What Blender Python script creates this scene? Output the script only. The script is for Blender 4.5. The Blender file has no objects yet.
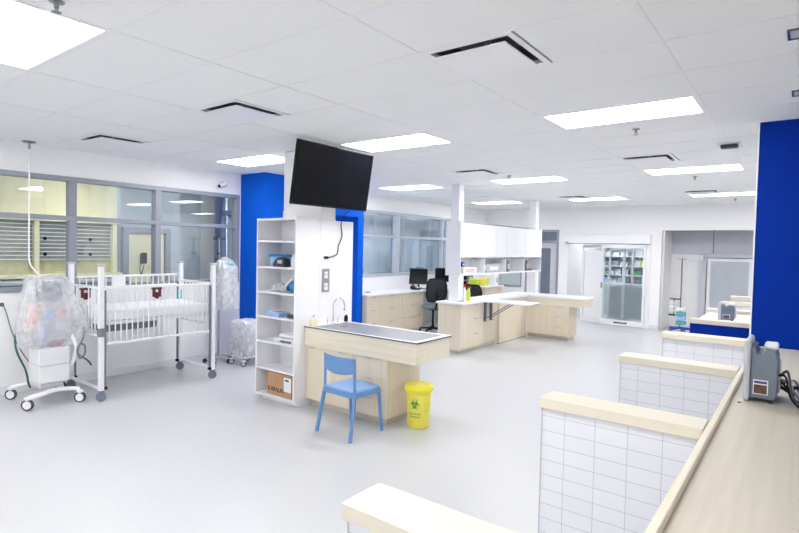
import bpy, bmesh, math, random
from mathutils import Vector, Matrix
C = bpy.context.scene.collection
PI = math.pi
rnd = random.Random(7)

# ------------------------------------------------------------ camera
F, YAW, PITCH, ROLL, CAMZ = 533.9, .649, .0347, .0215, 1.87
CEIL = 3.048
fw = Vector((-math.sin(YAW)*math.cos(PITCH), math.cos(YAW)*math.cos(PITCH), -math.sin(PITCH)))
rt = Vector((math.cos(YAW), math.sin(YAW), 0)); up = rt.cross(fw)
r2 = rt*math.cos(ROLL)+up*math.sin(ROLL); u2 = -rt*math.sin(ROLL)+up*math.cos(ROLL)
cd = bpy.data.cameras.new('camera'); cam = bpy.data.objects.new('camera', cd); C.objects.link(cam)
cd.sensor_width = 36; cd.lens = F/799*36; cd.clip_end = 100; cd.clip_start = .05
m = Matrix((r2, u2, -fw)).transposed().to_4x4(); m.translation = (0, 0, CAMZ); cam.matrix_world = m
bpy.context.scene.camera = cam
# ------------------------------------------------------------ world, exposure
w = bpy.data.worlds.new('world'); bpy.context.scene.world = w; w.use_nodes = True
w.node_tree.nodes['Background'].inputs[0].default_value = (.75, .82, 1, 1)
w.node_tree.nodes['Background'].inputs[1].default_value = .6
vs = bpy.context.scene.view_settings
vs.view_transform = 'Standard'; vs.look = 'None'; vs.exposure = 0.0; vs.gamma = 1; vs.use_curve_mapping = False
LIGHT = 16.4          # emission of the ceiling light panels
LIGHT_COL = (1, .99, .965, 1)

# ------------------------------------------------------------ materials
M = {}
def srgb(r, g, b):
    f = lambda c: (c/255)/12.92 if c/255 <= .04045 else ((c/255+.055)/1.055)**2.4
    return (f(r), f(g), f(b), 1)
def nodes(name):
    m = bpy.data.materials.new(name); m.use_nodes = True; nt = m.node_tree
    return m, nt, nt.nodes['Principled BSDF']
def mat(name, rgb, rough=.5, metal=0, noise=.03, scale=6, bump=0, coat=0, emit=0, spec=.5):
    m, nt, p = nodes(name); M[name] = m
    c = srgb(*rgb)
    tc = nt.nodes.new('ShaderNodeTexCoord'); n = nt.nodes.new('ShaderNodeTexNoise')
    n.inputs['Scale'].default_value = scale; n.inputs['Detail'].default_value = 3
    nt.links.new(tc.outputs['Object'], n.inputs['Vector'])
    r = nt.nodes.new('ShaderNodeValToRGB')
    lo = tuple(max(0, x*(1-noise)) for x in c[:3])+(1,); hi = tuple(min(1, x*(1+noise)) for x in c[:3])+(1,)
    r.color_ramp.elements[0].color = lo; r.color_ramp.elements[1].color = hi
    r.color_ramp.elements[0].position = .3; r.color_ramp.elements[1].position = .7
    nt.links.new(n.outputs['Fac'], r.inputs['Fac']); nt.links.new(r.outputs['Color'], p.inputs['Base Color'])
    p.inputs['Roughness'].default_value = rough; p.inputs['Metallic'].default_value = metal
    p.inputs['Coat Weight'].default_value = coat; p.inputs['Specular IOR Level'].default_value = spec
    if bump:
        b = nt.nodes.new('ShaderNodeBump'); b.inputs['Strength'].default_value = bump; b.inputs['Distance'].default_value = .01
        nt.links.new(n.outputs['Fac'], b.inputs['Height']); nt.links.new(b.outputs['Normal'], p.inputs['Normal'])
    if emit:
        p.inputs['Emission Color'].default_value = c; p.inputs['Emission Strength'].default_value = emit
    return m
def wood(name, a, b, grain, rough=.45):
    m, nt, p = nodes(name); M[name] = m
    tc = nt.nodes.new('ShaderNodeTexCoord'); mp = nt.nodes.new('ShaderNodeMapping')
    mp.inputs['Scale'].default_value = tuple(1.2 if i == grain else 38 for i in range(3))
    n = nt.nodes.new('ShaderNodeTexNoise'); n.inputs['Scale'].default_value = 1; n.inputs['Detail'].default_value = 4; n.inputs['Distortion'].default_value = .4
    r = nt.nodes.new('ShaderNodeValToRGB'); r.color_ramp.elements[0].color = srgb(*a); r.color_ramp.elements[1].color = srgb(*b)
    r.color_ramp.elements[0].position = .3; r.color_ramp.elements[1].position = .65
    nt.links.new(tc.outputs['Object'], mp.inputs['Vector']); nt.links.new(mp.outputs['Vector'], n.inputs['Vector'])
    nt.links.new(n.outputs['Fac'], r.inputs['Fac']); nt.links.new(r.outputs['Color'], p.inputs['Base Color'])
    p.inputs['Roughness'].default_value = rough
    return m
def tile_mat():
    m, nt, p = nodes('tile'); M['tile'] = m
    tc = nt.nodes.new('ShaderNodeTexCoord'); s = nt.nodes.new('ShaderNodeSeparateXYZ'); a = nt.nodes.new('ShaderNodeMath'); a.operation = 'ADD'
    c = nt.nodes.new('ShaderNodeCombineXYZ'); b = nt.nodes.new('ShaderNodeTexBrick')
    nt.links.new(tc.outputs['Object'], s.inputs[0]); nt.links.new(s.outputs['X'], a.inputs[0]); nt.links.new(s.outputs['Y'], a.inputs[1])
    nt.links.new(a.outputs[0], c.inputs['X']); nt.links.new(s.outputs['Z'], c.inputs['Y']); nt.links.new(c.outputs[0], b.inputs['Vector'])
    b.offset = 0; b.inputs['Scale'].default_value = 1; b.inputs['Brick Width'].default_value = .153; b.inputs['Row Height'].default_value = .0775
    b.inputs['Mortar Size'].default_value = .0014; b.inputs['Mortar Smooth'].default_value = .2
    b.inputs['Color1'].default_value = srgb(236, 237, 243); b.inputs['Color2'].default_value = srgb(233, 234, 241); b.inputs['Mortar'].default_value = srgb(186, 187, 196)
    nt.links.new(b.outputs['Color'], p.inputs['Base Color']); p.inputs['Roughness'].default_value = .25
    bp = nt.nodes.new('ShaderNodeBump'); bp.inputs['Strength'].default_value = .3; bp.inputs['Distance'].default_value = .002; bp.invert = True
    nt.links.new(b.outputs['Fac'], bp.inputs['Height']); nt.links.new(bp.outputs['Normal'], p.inputs['Normal'])
def glass(name, tint, gloss=.12, rough=0):
    m = bpy.data.materials.new(name); m.use_nodes = True; nt = m.node_tree; M[name] = m
    nt.nodes.remove(nt.nodes['Principled BSDF']); out = nt.nodes['Material Output']
    t = nt.nodes.new('ShaderNodeBsdfTransparent'); t.inputs[0].default_value = tint
    g = nt.nodes.new('ShaderNodeBsdfGlossy'); g.inputs['Roughness'].default_value = rough; g.inputs['Color'].default_value = (.9, .95, 1, 1)
    fr = nt.nodes.new('ShaderNodeFresnel'); fr.inputs[0].default_value = 1.5
    a = nt.nodes.new('ShaderNodeMath'); a.operation = 'MULTIPLY_ADD'; a.inputs[1].default_value = .9; a.inputs[2].default_value = gloss
    mx = nt.nodes.new('ShaderNodeMixShader')
    nt.links.new(fr.outputs[0], a.inputs[0]); nt.links.new(a.outputs[0], mx.inputs[0]); nt.links.new(t.outputs[0], mx.inputs[1]); nt.links.new(g.outputs[0], mx.inputs[2])
    nt.links.new(mx.outputs[0], out.inputs[0])
def plastic(name, alpha, col=(.95, .96, 1, 1), scale=9):
    m = bpy.data.materials.new(name); m.use_nodes = True; nt = m.node_tree; M[name] = m
    nt.nodes.remove(nt.nodes['Principled BSDF']); out = nt.nodes['Material Output']; N = nt.nodes.new; Lk = nt.links.new
    d = N('ShaderNodeBsdfDiffuse'); d.inputs[0].default_value = col; tl = N('ShaderNodeBsdfTranslucent'); tl.inputs[0].default_value = col
    g = N('ShaderNodeBsdfGlossy'); g.inputs['Roughness'].default_value = .18
    tc = N('ShaderNodeTexCoord'); n = N('ShaderNodeTexNoise'); n.inputs['Scale'].default_value = scale; n.inputs['Detail'].default_value = 3; n.inputs['Distortion'].default_value = 1.5
    Lk(tc.outputs['Object'], n.inputs['Vector'])
    b = N('ShaderNodeBump'); b.inputs['Strength'].default_value = .35; b.inputs['Distance'].default_value = .012
    Lk(n.outputs['Fac'], b.inputs['Height'])
    for q in (d, tl, g): Lk(b.outputs['Normal'], q.inputs['Normal'])
    m1 = N('ShaderNodeMixShader'); m1.inputs[0].default_value = .5; Lk(d.outputs[0], m1.inputs[1]); Lk(tl.outputs[0], m1.inputs[2])
    m2 = N('ShaderNodeMixShader'); m2.inputs[0].default_value = .18; Lk(m1.outputs[0], m2.inputs[1]); Lk(g.outputs[0], m2.inputs[2])
    r = N('ShaderNodeMapRange'); r.inputs[1].default_value = .35; r.inputs[2].default_value = .65; r.inputs[3].default_value = alpha*.8; r.inputs[4].default_value = min(1, alpha*1.2)
    Lk(n.outputs['Fac'], r.inputs[0]); t = N('ShaderNodeBsdfTransparent'); mx = N('ShaderNodeMixShader')
    Lk(r.outputs[0], mx.inputs[0]); Lk(t.outputs[0], mx.inputs[1]); Lk(m2.outputs[0], mx.inputs[2]); Lk(mx.outputs[0], out.inputs[0])
def emis(name, col, s):
    m = bpy.data.materials.new(name); m.use_nodes = True; nt = m.node_tree; M[name] = m
    nt.nodes.remove(nt.nodes['Principled BSDF']); e = nt.nodes.new('ShaderNodeEmission'); e.inputs[0].default_value = col; e.inputs[1].default_value = s
    nt.links.new(e.outputs[0], nt.nodes['Material Output'].inputs[0])

mat('wall', (250, 250, 252), .6, noise=.01, scale=2)
mat('ceiling', (246, 247, 248), .8, noise=.02, scale=60, bump=.08)
mat('grid', (243, 244, 246), .5, noise=.01)
mat('floor', (206, 207, 211), .32, noise=.02, scale=35)
mat('white', (246, 246, 250), .35, noise=.008)
mat('white_gloss', (244, 245, 249), .32, noise=.008)
mat('offwhite', (232, 233, 236), .4, noise=.02)
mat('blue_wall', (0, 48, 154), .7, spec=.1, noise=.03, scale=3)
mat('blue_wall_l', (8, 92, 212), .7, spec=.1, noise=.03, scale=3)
mat('frame', (158, 163, 176), .4, metal=.25, noise=.02)
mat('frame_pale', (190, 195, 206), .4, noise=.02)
mat('frame_light', (205, 208, 217), .4, noise=.02)
mat('alu', (240, 242, 247), .35, metal=0, noise=.02)
mat('steel', (168, 169, 173), .42, metal=1, noise=.12, scale=60)
mat('steel_dark', (110, 114, 124), .3, metal=.8, noise=.03)
mat('chrome', (225, 228, 232), .08, metal=1, noise=.01)
mat('black', (16, 18, 24), .5, noise=.1, spec=.2)
mat('screen', (9, 11, 18), .16, noise=.02, spec=.12)
mat('darkgrey', (62, 66, 76), .5, noise=.06)
mat('plate_grey', (150, 153, 162), .45)
mat('midgrey', (122, 128, 140), .45, noise=.04)
mat('lightgrey', (196, 199, 207), .45, noise=.03)
mat('slate', (116, 128, 142), .4, noise=.04)
mat('mesh_black', (34, 37, 44), .7, noise=.3, scale=90, bump=.3)
mat('seat_grey', (118, 130, 142), .8, noise=.08, scale=40)
mat('chair_blue', (104, 148, 202), .38, noise=.03)
mat('chair_seat', (138, 178, 230), .35, noise=.02)
mat('yellow', (238, 226, 92), .3, noise=.03, scale=9)
mat('yellow_lid', (242, 230, 62), .3, noise=.02)
mat('green_ink', (20, 150, 70), .5)
mat('cardboard', (186, 146, 112), .8, noise=.05, scale=14)
mat('ink', (38, 34, 32), .6)
mat('paper', (240, 241, 245), .6, noise=.01)
mat('bright_blue', (38, 140, 215), .35)
mat('royal', (20, 70, 180), .4)
mat('lightblue', (160, 195, 240), .35)
mat('teal', (96, 178, 180), .4)
mat('cyan', (90, 200, 215), .4)
mat('red', (190, 40, 50), .4)
mat('darkred', (95, 40, 50), .5)
mat('pink', (240, 190, 180), .6, noise=.12, scale=8)
mat('lime', (205, 232, 60), .4)
mat('purple', (80, 75, 160), .4)
mat('brown', (98, 66, 50), .3, noise=.25, scale=30)
mat('green_hose', (40, 95, 80), .5)
mat('cream', (238, 232, 200), .6, noise=.02, scale=3)
mat('cream_dark', (196, 190, 148), .6, noise=.1, scale=5)
mat('mattress', (246, 247, 251), .7, noise=.015, scale=8, bump=.2)
mat('rack_back', (168, 168, 156), .6, noise=.12, scale=5)
mat('tealwall', (222, 229, 234), .5, noise=.02)
mat('room_grey', (196, 206, 217), .5, noise=.02)
mat('room_dark', (110, 122, 140), .5, noise=.03)
wood('wood', (227, 214, 192), (235, 224, 204), 2)
wood('wood_x', (228, 218, 194), (238, 230, 210), 0)
wood('wood_cap', (230, 221, 202), (236, 228, 211), 0)
wood('wood_y', (206, 198, 181), (214, 206, 190), 1)
wood('wood_lip', (226, 216, 194), (238, 231, 213), 1)
tile_mat()
glass('glass', (.93, .96, .97, 1), .03)
glass('glass_clear', (.95, .97, .98, 1), .03)
plastic('wrap', .5)
plastic('wrap_dense', .8)
mat('frost', (190, 204, 208), .35, noise=.02)
emis('lamp', LIGHT_COL, LIGHT)
emis('lamp_room', (1, .985, .95, 1), 24)  # fill emissions for the lamps added in the side rooms
emis('lamp_far', (.96, .98, 1, 1), 190)
emis('lamp_store', (.98, .99, 1, 1), 52)

# ------------------------------------------------------------ mesh helpers
class MB:
    def __init__(s, off=(0, 0, 0)):
        s.bm = bmesh.new(); s.off = Vector(off)
    def box(s, x0, x1, y0, y1, z0, z1, bev=0, mtx=None, seg=1):
        t = bmesh.new(); bmesh.ops.create_cube(t, size=1)
        for v in t.verts:
            v.co = Vector((x0+(x1-x0)*(v.co.x+.5), y0+(y1-y0)*(v.co.y+.5), z0+(z1-z0)*(v.co.z+.5)))
        if bev: bmesh.ops.bevel(t, geom=list(t.edges), offset=bev, segments=seg, affect='EDGES', profile=.5)
        if mtx: bmesh.ops.transform(t, matrix=mtx, verts=list(t.verts))
        return s._add(t)
    def _add(s, t):
        me = bpy.data.meshes.new('tmp'); t.to_mesh(me); t.free(); s.bm.from_mesh(me); bpy.data.meshes.remove(me); return s
    def bar(s, a, b, w, h=None, bev=0):
        a, b = Vector(a), Vector(b); h = h or w; d = (b-a); L = d.length
        q = d.to_track_quat('Z', 'Y').to_matrix().to_4x4(); q.translation = a
        return s.box(-w/2, w/2, -h/2, h/2, 0, L, bev, q)
    def cyl(s, a, b, r, rb=None, seg=16, caps=True):
        a, b = Vector(a), Vector(b); d = b-a; L = d.length
        t = bmesh.new(); bmesh.ops.create_cone(t, cap_ends=caps, segments=seg, radius1=r, radius2=(r if rb is None else rb), depth=L)
        q = d.to_track_quat('Z', 'Y').to_matrix().to_4x4(); q.translation = (a+b)/2
        bmesh.ops.transform(t, matrix=q, verts=list(t.verts)); return s._add(t)
    def ball(s, c, r, sc=(1, 1, 1), seg=14):
        t = bmesh.new(); bmesh.ops.create_uvsphere(t, u_segments=seg, v_segments=seg//2+2, radius=r)
        for v in t.verts: v.co = Vector((v.co.x*sc[0], v.co.y*sc[1], v.co.z*sc[2]))+Vector(c)
        return s._add(t)
    def tube(s, pts, r, seg=8, smooth=6):
        P = [Vector(p) for p in pts]
        if smooth and len(P) > 2:
            Q = []
            for i in range(len(P)-1):
                p0 = P[max(i-1, 0)]; p1 = P[i]; p2 = P[i+1]; p3 = P[min(i+2, len(P)-1)]
                for k in range(smooth):
                    t = k/smooth
                    Q.append(.5*((2*p1)+(p2-p0)*t+(2*p0-5*p1+4*p2-p3)*t*t+(3*p1-p0-3*p2+p3)*t**3))
            Q.append(P[-1]); P = Q
        t = bmesh.new(); rings = []; n = None
        for i, p in enumerate(P):
            d = (P[min(i+1, len(P)-1)]-P[max(i-1, 0)]).normalized()
            if n is None: n = d.orthogonal().normalized()
            n = (n-d*n.dot(d)); n = n.normalized() if n.length > 1e-6 else d.orthogonal().normalized()
            bn = d.cross(n)
            rr = r[min(i*len(r)//len(P), len(r)-1)] if isinstance(r, (list, tuple)) else r
            rings.append([t.verts.new(p+n*math.cos(2*PI*k/seg)*rr+bn*math.sin(2*PI*k/seg)*rr) for k in range(seg)])
        for a, b in zip(rings, rings[1:]):
            for k in range(seg): t.faces.new((a[k], a[(k+1) % seg], b[(k+1) % seg], b[k]))
        t.faces.new(rings[0][::-1]); t.faces.new(rings[-1]); return s._add(t)
    def lathe(s, prof, c=(0, 0, 0), seg=28, cap=True):
        t = bmesh.new(); c = Vector(c); rings = []
        for r, z in prof: rings.append([t.verts.new(c+Vector((r*math.cos(2*PI*k/seg), r*math.sin(2*PI*k/seg), z))) for k in range(seg)])
        for a, b in zip(rings, rings[1:]):
            for k in range(seg): t.faces.new((a[k], a[(k+1) % seg], b[(k+1) % seg], b[k]))
        if cap: t.faces.new(rings[0][::-1]); t.faces.new(rings[-1])
        bmesh.ops.recalc_face_normals(t, faces=list(t.faces)); return s._add(t)
    def prism(s, poly, axis, a, b):
        t = bmesh.new()
        def P(u, v, h): return {0: (h, u, v), 1: (u, h, v), 2: (u, v, h)}[axis]
        A = [t.verts.new(P(u, v, a)) for u, v in poly]; B = [t.verts.new(P(u, v, b)) for u, v in poly]
        t.faces.new(A[::-1]); t.faces.new(B)
        for i in range(len(poly)): j = (i+1) % len(poly); t.faces.new((A[i], A[j], B[j], B[i]))
        bmesh.ops.recalc_face_normals(t, faces=list(t.faces)); return s._add(t)
    def quad(s, *p):
        s.bm.faces.new([s.bm.verts.new(q) for q in p]); return s
    def grid(s, fn, nu, nv):
        t = bmesh.new(); V = [[t.verts.new(fn(i/nu, j/nv)) for j in range(nv+1)] for i in range(nu+1)]
        for i in range(nu):
            for j in range(nv): t.faces.new((V[i][j], V[i+1][j], V[i+1][j+1], V[i][j+1]))
        return s._add(t)
    def build(s, name, mt, parent=None, label=None, smooth=False, solid=0):
        me = bpy.data.meshes.new(name)
        if s.off.length: bmesh.ops.translate(s.bm, verts=list(s.bm.verts), vec=-s.off)
        s.bm.to_mesh(me); s.bm.free(); me.materials.append(M[mt] if isinstance(mt, str) else mt)
        if smooth:
            for f in me.polygons: f.use_smooth = True
            if smooth == 'auto': me.set_sharp_from_angle(angle=math.radians(40))
        o = bpy.data.objects.new(name, me); C.objects.link(o)
        if parent is not None: o.parent = parent
        if label: o['label'] = label
        if solid:
            md = o.modifiers.new('thick', 'SOLIDIFY'); md.thickness = solid; md.offset = 0
        return o
def tag(o, label, cat, group=None, kind=None):
    o['label'] = label; o['category'] = cat
    if group: o['group'] = group
    if kind: o['kind'] = kind
    return o
def thing(name, label, cat, loc=(0, 0, 0), rz=0, group=None, rot=None):
    o = bpy.data.objects.new(name, None); C.objects.link(o); o.location = loc
    o.rotation_euler = rot if rot else (0, 0, rz); o.empty_display_size = .05
    return tag(o, label, cat, group)
def struct(name, mb, mt, parent=None, label=None, smooth=False):
    o = mb.build(name, mt, parent, smooth=smooth)
    if parent is None: o['kind'] = 'structure'
    if label: o['label'] = label
    return o
def copy_tree(o, parent=None):
    c = o.copy(); C.objects.link(c)
    if parent is not None: c.parent = parent
    for ch in list(o.children): copy_tree(ch, c)
    return c
def text(body, name, size, mt, parent, mtx, ext=.0008):
    cu = bpy.data.curves.new(name, 'FONT'); cu.body = body; cu.size = size; cu.extrude = ext; cu.align_x = 'CENTER'; cu.align_y = 'CENTER'; cu.offset = size*.015
    t = bpy.data.objects.new('tmp', cu); C.objects.link(t)
    dg = bpy.context.evaluated_depsgraph_get(); dg.update()
    me = bpy.data.meshes.new_from_object(t.evaluated_get(dg)); bpy.data.objects.remove(t); me.name = name
    me.transform(mtx); me.materials.clear(); me.materials.append(M[mt])
    o = bpy.data.objects.new(name, me); C.objects.link(o); o.parent = parent
    return o
def wrap(levels, seg=40, amp=.012, seed=1, closed_top=True):
    """draped sheet: levels = [(z, cx, cy, hx, hy)] from top down, superellipse rings with folds"""
    R = random.Random(seed); ph = [R.uniform(0, 6.28) for _ in range(6)]
    t = bmesh.new(); rings = []
    for li, (z, cx, cy, hx, hy) in enumerate(levels):
        ring = []
        for k in range(seg):
            a = 2*PI*k/seg; ca, sa = math.cos(a), math.sin(a)
            e = .45; x = abs(ca)**e*(1 if ca > 0 else -1); y = abs(sa)**e*(1 if sa > 0 else -1)
            g = amp*(li/len(levels)+.15)*(math.sin(5*a+ph[0]+li*.3)+.7*math.sin(9*a+ph[1]-li*.25)+.5*math.sin(14*a+ph[2]+li*.5))
            g += R.uniform(-.25, .25)*amp
            ring.append(t.verts.new((cx+x*(hx+g), cy+y*(hy+g), z+R.uniform(-.4, .4)*amp+(.6*amp*math.sin(7*a+ph[3]) if li == len(levels)-1 else 0))))
        rings.append(ring)
    for a, b in zip(rings, rings[1:]):
        for k in range(seg): t.faces.new((a[k], b[k], b[(k+1) % seg], a[(k+1) % seg]))
    if closed_top:
        z, cx, cy, hx, hy = levels[0]; c = t.verts.new((cx, cy, z+.012))
        for k in range(seg): t.faces.new((rings[0][k], rings[0][(k+1) % seg], c))
    mb = MB(); mb._add(t); return mb

# ============================================================ SETTING
XL, YB = -7.63, 14.25
XR, YF = 4.5, -3.5
S = .61
struct('floor', MB().box(-11, XR+.2, YF-.2, 17.5, -.1, 0), 'floor')
# suspended ceiling: tile field with openings for lamps and diffusers, T-bar grid
LC = [(-6.7825+2.44*i, .821-3.66+3.66*j) for i in range(5) for j in range(5) if (i, j) not in ((3, 1), (3, 2), (4, 1))]
VC = [(-6.7825, 2.651), (-4.3425, 2.651), (-1.9025, 2.651), (-4.3425, 6.921), (-1.9025, 6.921), (-4.3425, 11.191), (-1.9025, 11.191)]
xs = sorted({XL, XR}|{.5375-S*i for i in range(-6, 14)}); xs = [x for x in xs if XL <= x <= XR]
ys = sorted({YF, YB}|{.821+S*i for i in range(-7, 23)}); ys = [y for y in ys if YF <= y <= YB]
cm = MB()
for a, b in zip(xs, xs[1:]):
    for c, d in zip(ys, ys[1:]):
        mx, my = (a+b)/2, (c+d)/2
        if any(lx < mx < lx+1.22 and ly < my < ly+S for lx, ly in LC): continue
        if any(lx < mx < lx+S and ly < my < ly+S for lx, ly in VC): continue
        cm.quad((a, c, CEIL), (a, d, CEIL), (b, d, CEIL), (b, c, CEIL))
struct('ceiling', cm, 'ceiling')
gm = MB()
for i in range(-3, 7):
    x = .5375-2*S*i
    if XL < x < XR: gm.box(x-.012, x+.012, YF, YB, CEIL-.003, CEIL+.03)
for j in range(-7, 23):
    y = .821+S*j
    if YF < y < YB-.02: gm.box(XL, XR, y-.012, y+.012, CEIL-.0025, CEIL+.028)
struct('trim_1', gm, 'grid', label='white T-bar grid of the suspended ceiling')
# plenum deck closes the void above the tiles
struct('ceiling_deck', MB().box(-11, XR+.2, YF-.2, 17.5, CEIL+.32, CEIL+.38), 'darkgrey')
def wall_open(mb, axis, c0, c1, a0, a1, z0, z1, holes):
    """wall slab between c0,c1 (thickness) along a0..a1 with rectangular holes (a,b,zlo,zhi)"""
    cur = a0
    def bx(p, q, zl, zh):
        if q-p < 1e-4 or zh-zl < 1e-4: return
        if axis == 'y': mb.box(c0, c1, p, q, zl, zh)
        else: mb.box(p, q, c0, c1, zl, zh)
    for (p, q, zl, zh) in sorted(holes):
        bx(cur, p, z0, z1); bx(p, q, z0, zl); bx(p, q, zh, z1); cur = q
    bx(cur, a1, z0, z1)
W1 = (-1.2, 5.55, 1.23, 2.70); W2 = (7.75, 12.5, 1.22, 2.69)
mb = MB(); wall_open(mb, 'y', XL-.14, XL, YF, YB+.15, 0, CEIL+.3, [W1, W2]); struct('wall_left', mb, 'wall')
mb = MB(); wall_open(mb, 'x', YB, YB+.16, XL-.14, XR, 0, CEIL+.3, [(-6.32, -5.36, 0, 2.46), (-5.13, -3.12, 0, 2.1), (-2.8, .6, 0, 2.44)]); struct('wall_back', mb, 'wall')
struct('wall_right', MB().box(XR, XR+.15, YF, 16, 0, CEIL+.3), 'wall')
struct('wall_front', MB().box(XL-.14, XR+.15, YF-.15, YF, 0, CEIL+.3), 'wall')
# blue feature wall at the end of the counter
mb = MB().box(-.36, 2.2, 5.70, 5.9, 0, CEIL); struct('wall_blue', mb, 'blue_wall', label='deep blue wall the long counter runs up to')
struct('trim_2', MB().box(-.372, -.36, 5.692, 5.908, 0, CEIL), 'white')
# blue portal on the left (pier, header, far pier)
mb = MB(); mb.box(-7.63, -7.0, 5.58, 5.96, 0, CEIL); mb.box(-7.2, -7.0, 5.96, 7.86, 2.46, CEIL); mb.box(-7.63, -7.0, 7.86, 8.02, 0, CEIL)
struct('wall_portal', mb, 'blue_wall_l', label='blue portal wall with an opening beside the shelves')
# white centre partition behind the shelving, with the sink wall
struct('wall_center', MB().box(-5.33, -4.61, 4.503, 5.08, 0, 2.185), 'white', label='white partition panel behind the shelves')
struct('baseboard_left', MB().box(XL, XL+.015, YF, 5.575, 0, .1, .003), 'offwhite')
mb = MB(); mb.box(-5.36, -5.13-.0, YB-.014, YB, 0, .1, .003); mb.box(-3.03, -2.8, YB-.014, YB, 0, .1, .003); mb.box(-7.6, -6.4, YB-.014, YB, 0, .1, .003)
struct('baseboard_back', mb, 'offwhite')
struct('baseboard_portal', MB().box(-7.62, -7.0, 5.566, 5.58, 0, .1, .003), 'offwhite')
# windows in the left wall
def win(name, y0, y1, z0, z1, muls, ztr, w=.06):
    x0, x1 = XL-.12, XL+.02
    f = MB(); f.box(x0, x1, y0, y1, z0, z0+w, .003); f.box(x0, x1, y0, y1, z1-w, z1, .003)
    f.box(x0, x1, y0, y0+w, z0+w, z1-w, .003); f.box(x0, x1, y1-w, y1, z0+w, z1-w, .003)
    f.box(x0+.02, x1-.005, y0+w, y1-w, ztr-.03, ztr+.03, .003)
    for ym, mw in muls:
        f.box(x0+.01, x1-.002, ym-mw/2, ym+mw/2, z0+w, ztr-.031, .003); f.box(x0+.01, x1-.002, ym-mw/2, ym+mw/2, ztr+.031, z1-w, .003)
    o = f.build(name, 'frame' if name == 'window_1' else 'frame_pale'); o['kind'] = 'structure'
    g = MB(); ye = [y0+w]+[v for ym, mw in muls for v in (ym-mw/2, ym+mw/2)]+[y1-w]
    for a, b in zip(ye[::2], ye[1::2]):
        for zl, zh in ((z0+w, ztr-.03), (ztr+.03, z1-w)):
            g.box(XL-.062, XL-.056, a, b, zl, zh)
    g.build('pane', 'glass', o)
    return o
win('window_1', *W1, [(.45, .08), (1.72, .08), (2.98, .085), (4.13, .085)], 2.165)
win('window_2', *W2, [(9.95, .16), (11.9, .05)], 2.13)
# ---- room behind window 1: cream back wall with slatted rack, door, phone wall
XA = -9.8
struct('wall_room_back', MB().box(XA-.1, XA, -3.6, 4.55, 0, CEIL), 'cream')
mb = MB(); mb.box(XA-.1, XA, 4.55, 5.75, 0, CEIL); struct('wall_room_panel', mb, 'room_grey')
struct('wall_room_side', MB().box(XA-.1, XL-.14, 6.9, 7.0, 0, CEIL), 'room_grey')
struct('wall_room_corner', MB().box(XA-1.2, XA-1.1, 5.75, 6.9, 0, CEIL), 'room_grey')
struct('wall_room_front', MB().box(XA-.1, XL-.14, -3.6, -3.5, 0, CEIL), 'cream')
struct('ceiling_room', MB().box(-11, XL-.14, -3.6, 17, CEIL-.02, CEIL+.02), 'ceiling')
# door frame and cream notice wall in that room
d = MB(); d.box(XA, XA+.09, 4.62, 4.72, 0, 2.14, .004); d.box(XA, XA+.09, 5.42, 5.52, 0, 2.14, .004); d.box(XA, XA+.09, 4.72, 5.42, 2.04, 2.14, .004)
do = d.build('door_3', 'frame'); do['kind'] = 'structure'
MB().box(XA+.012, XA+.05, 4.735, 5.405, .01, 2.03, .003).build('door_leaf', 'cream', do)
ph = thing('wall_phone', 'black wall phone with hanging cord on the cream door panel behind the window', 'phone', (XA+.05, 5.0, 1.58))
MB().box(0, .06, -.05, .05, -.1, .1, .012).build('phone_body', 'black', ph)
MB().box(.06, .1, -.1, -.045, -.11, .09, .02).build('handset', 'black', ph)
MB().tube([(.05, -.07, -.1), (.06, -.09, -.2), (.05, -.06, -.3), (.03, -.03, -.24), (.03, 0, -.12)], .007).build('cord', 'black', ph)
# slatted rack (cream frame with thin white rods) against that wall
rk = thing('storage_rack', 'cream framed rack of thin white horizontal rods seen through the window', 'rack', (XA, 2.9, 0))
off = (XA, 2.9, 0)
for y in (1.4, 2.35, 3.26, 4.46):
    MB(off).box(XA+.01, XA+.13, y-.035, y+.035, 1.335, 2.18, .004).build('upright', 'cream', rk)
MB(off).box(XA+.01, XA+.15, .2, 4.55, 2.181, 2.27, .004).build('top_rail', 'cream', rk)
MB(off).box(XA+.01, XA+.22, .2, 4.55, 1.27, 1.33, .004).build('ledge', 'cream', rk)
MB(off).box(XA+.012, XA+.03, .2, 4.55, 1.33, 1.55).build('lower_band', 'cream_dark', rk)
MB(off).box(XA+.012, XA+.02, .2, 4.55, 1.55, 2.18).build('backing', 'rack_back', rk)
for i in range(10):
    z = 1.56+i*.062
    MB(off).box(XA+.05, XA+.075, .2, 4.5, z, z+.013).build('rod', 'white', rk)
for y in (3.42, 4.1):
    for z in (1.65, 1.9):
        MB(off).ball((XA+.13, y-.05, z), .028, seg=8).build('knob', 'black', rk)
lk = thing('low_cabinet', 'long dark cabinet under the rack behind the window', 'cabinet', (XA, 2, 0))
MB((XA, 2, 0)).box(XA+.02, XA+.55, -1, 4.5, 0, 1.2, .005).build('body', 'room_dark', lk)
MB((XA, 2, 0)).box(XA+.015, XA+.6, -1, 4.5, 1.2, 1.245, .005).build('worktop', 'lightgrey', lk)
# glazed partition seen in the right bay of window 1
gp = thing('glazed_partition', 'grey framed glass partition behind the window bay next to the blue pillar', 'partition', (-9.2, 6.2, 0))
o_ = (-9.2, 6.2, 0)
p = MB(o_)
for x in (-9.9, -9.3, -8.6, -7.95): p.box(x-.035, x+.035, 6.76, 6.86, 0, 2.5, .003)
p.box(-9.94, -7.9, 6.76, 6.86, 2.5, 2.58, .003); p.box(-9.94, -7.9, 6.77, 6.85, .9, .96, .003)
p.build('frame', 'frame', gp)
MB(o_).box(-9.27, -8.63, 6.84, 6.89, .05, 2.49).build('door_panel', 'room_dark', gp)
MB(o_).box(-8.55, -8.0, 6.80, 6.81, .96, 2.5).build('glass_pane', 'glass', gp)
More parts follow.
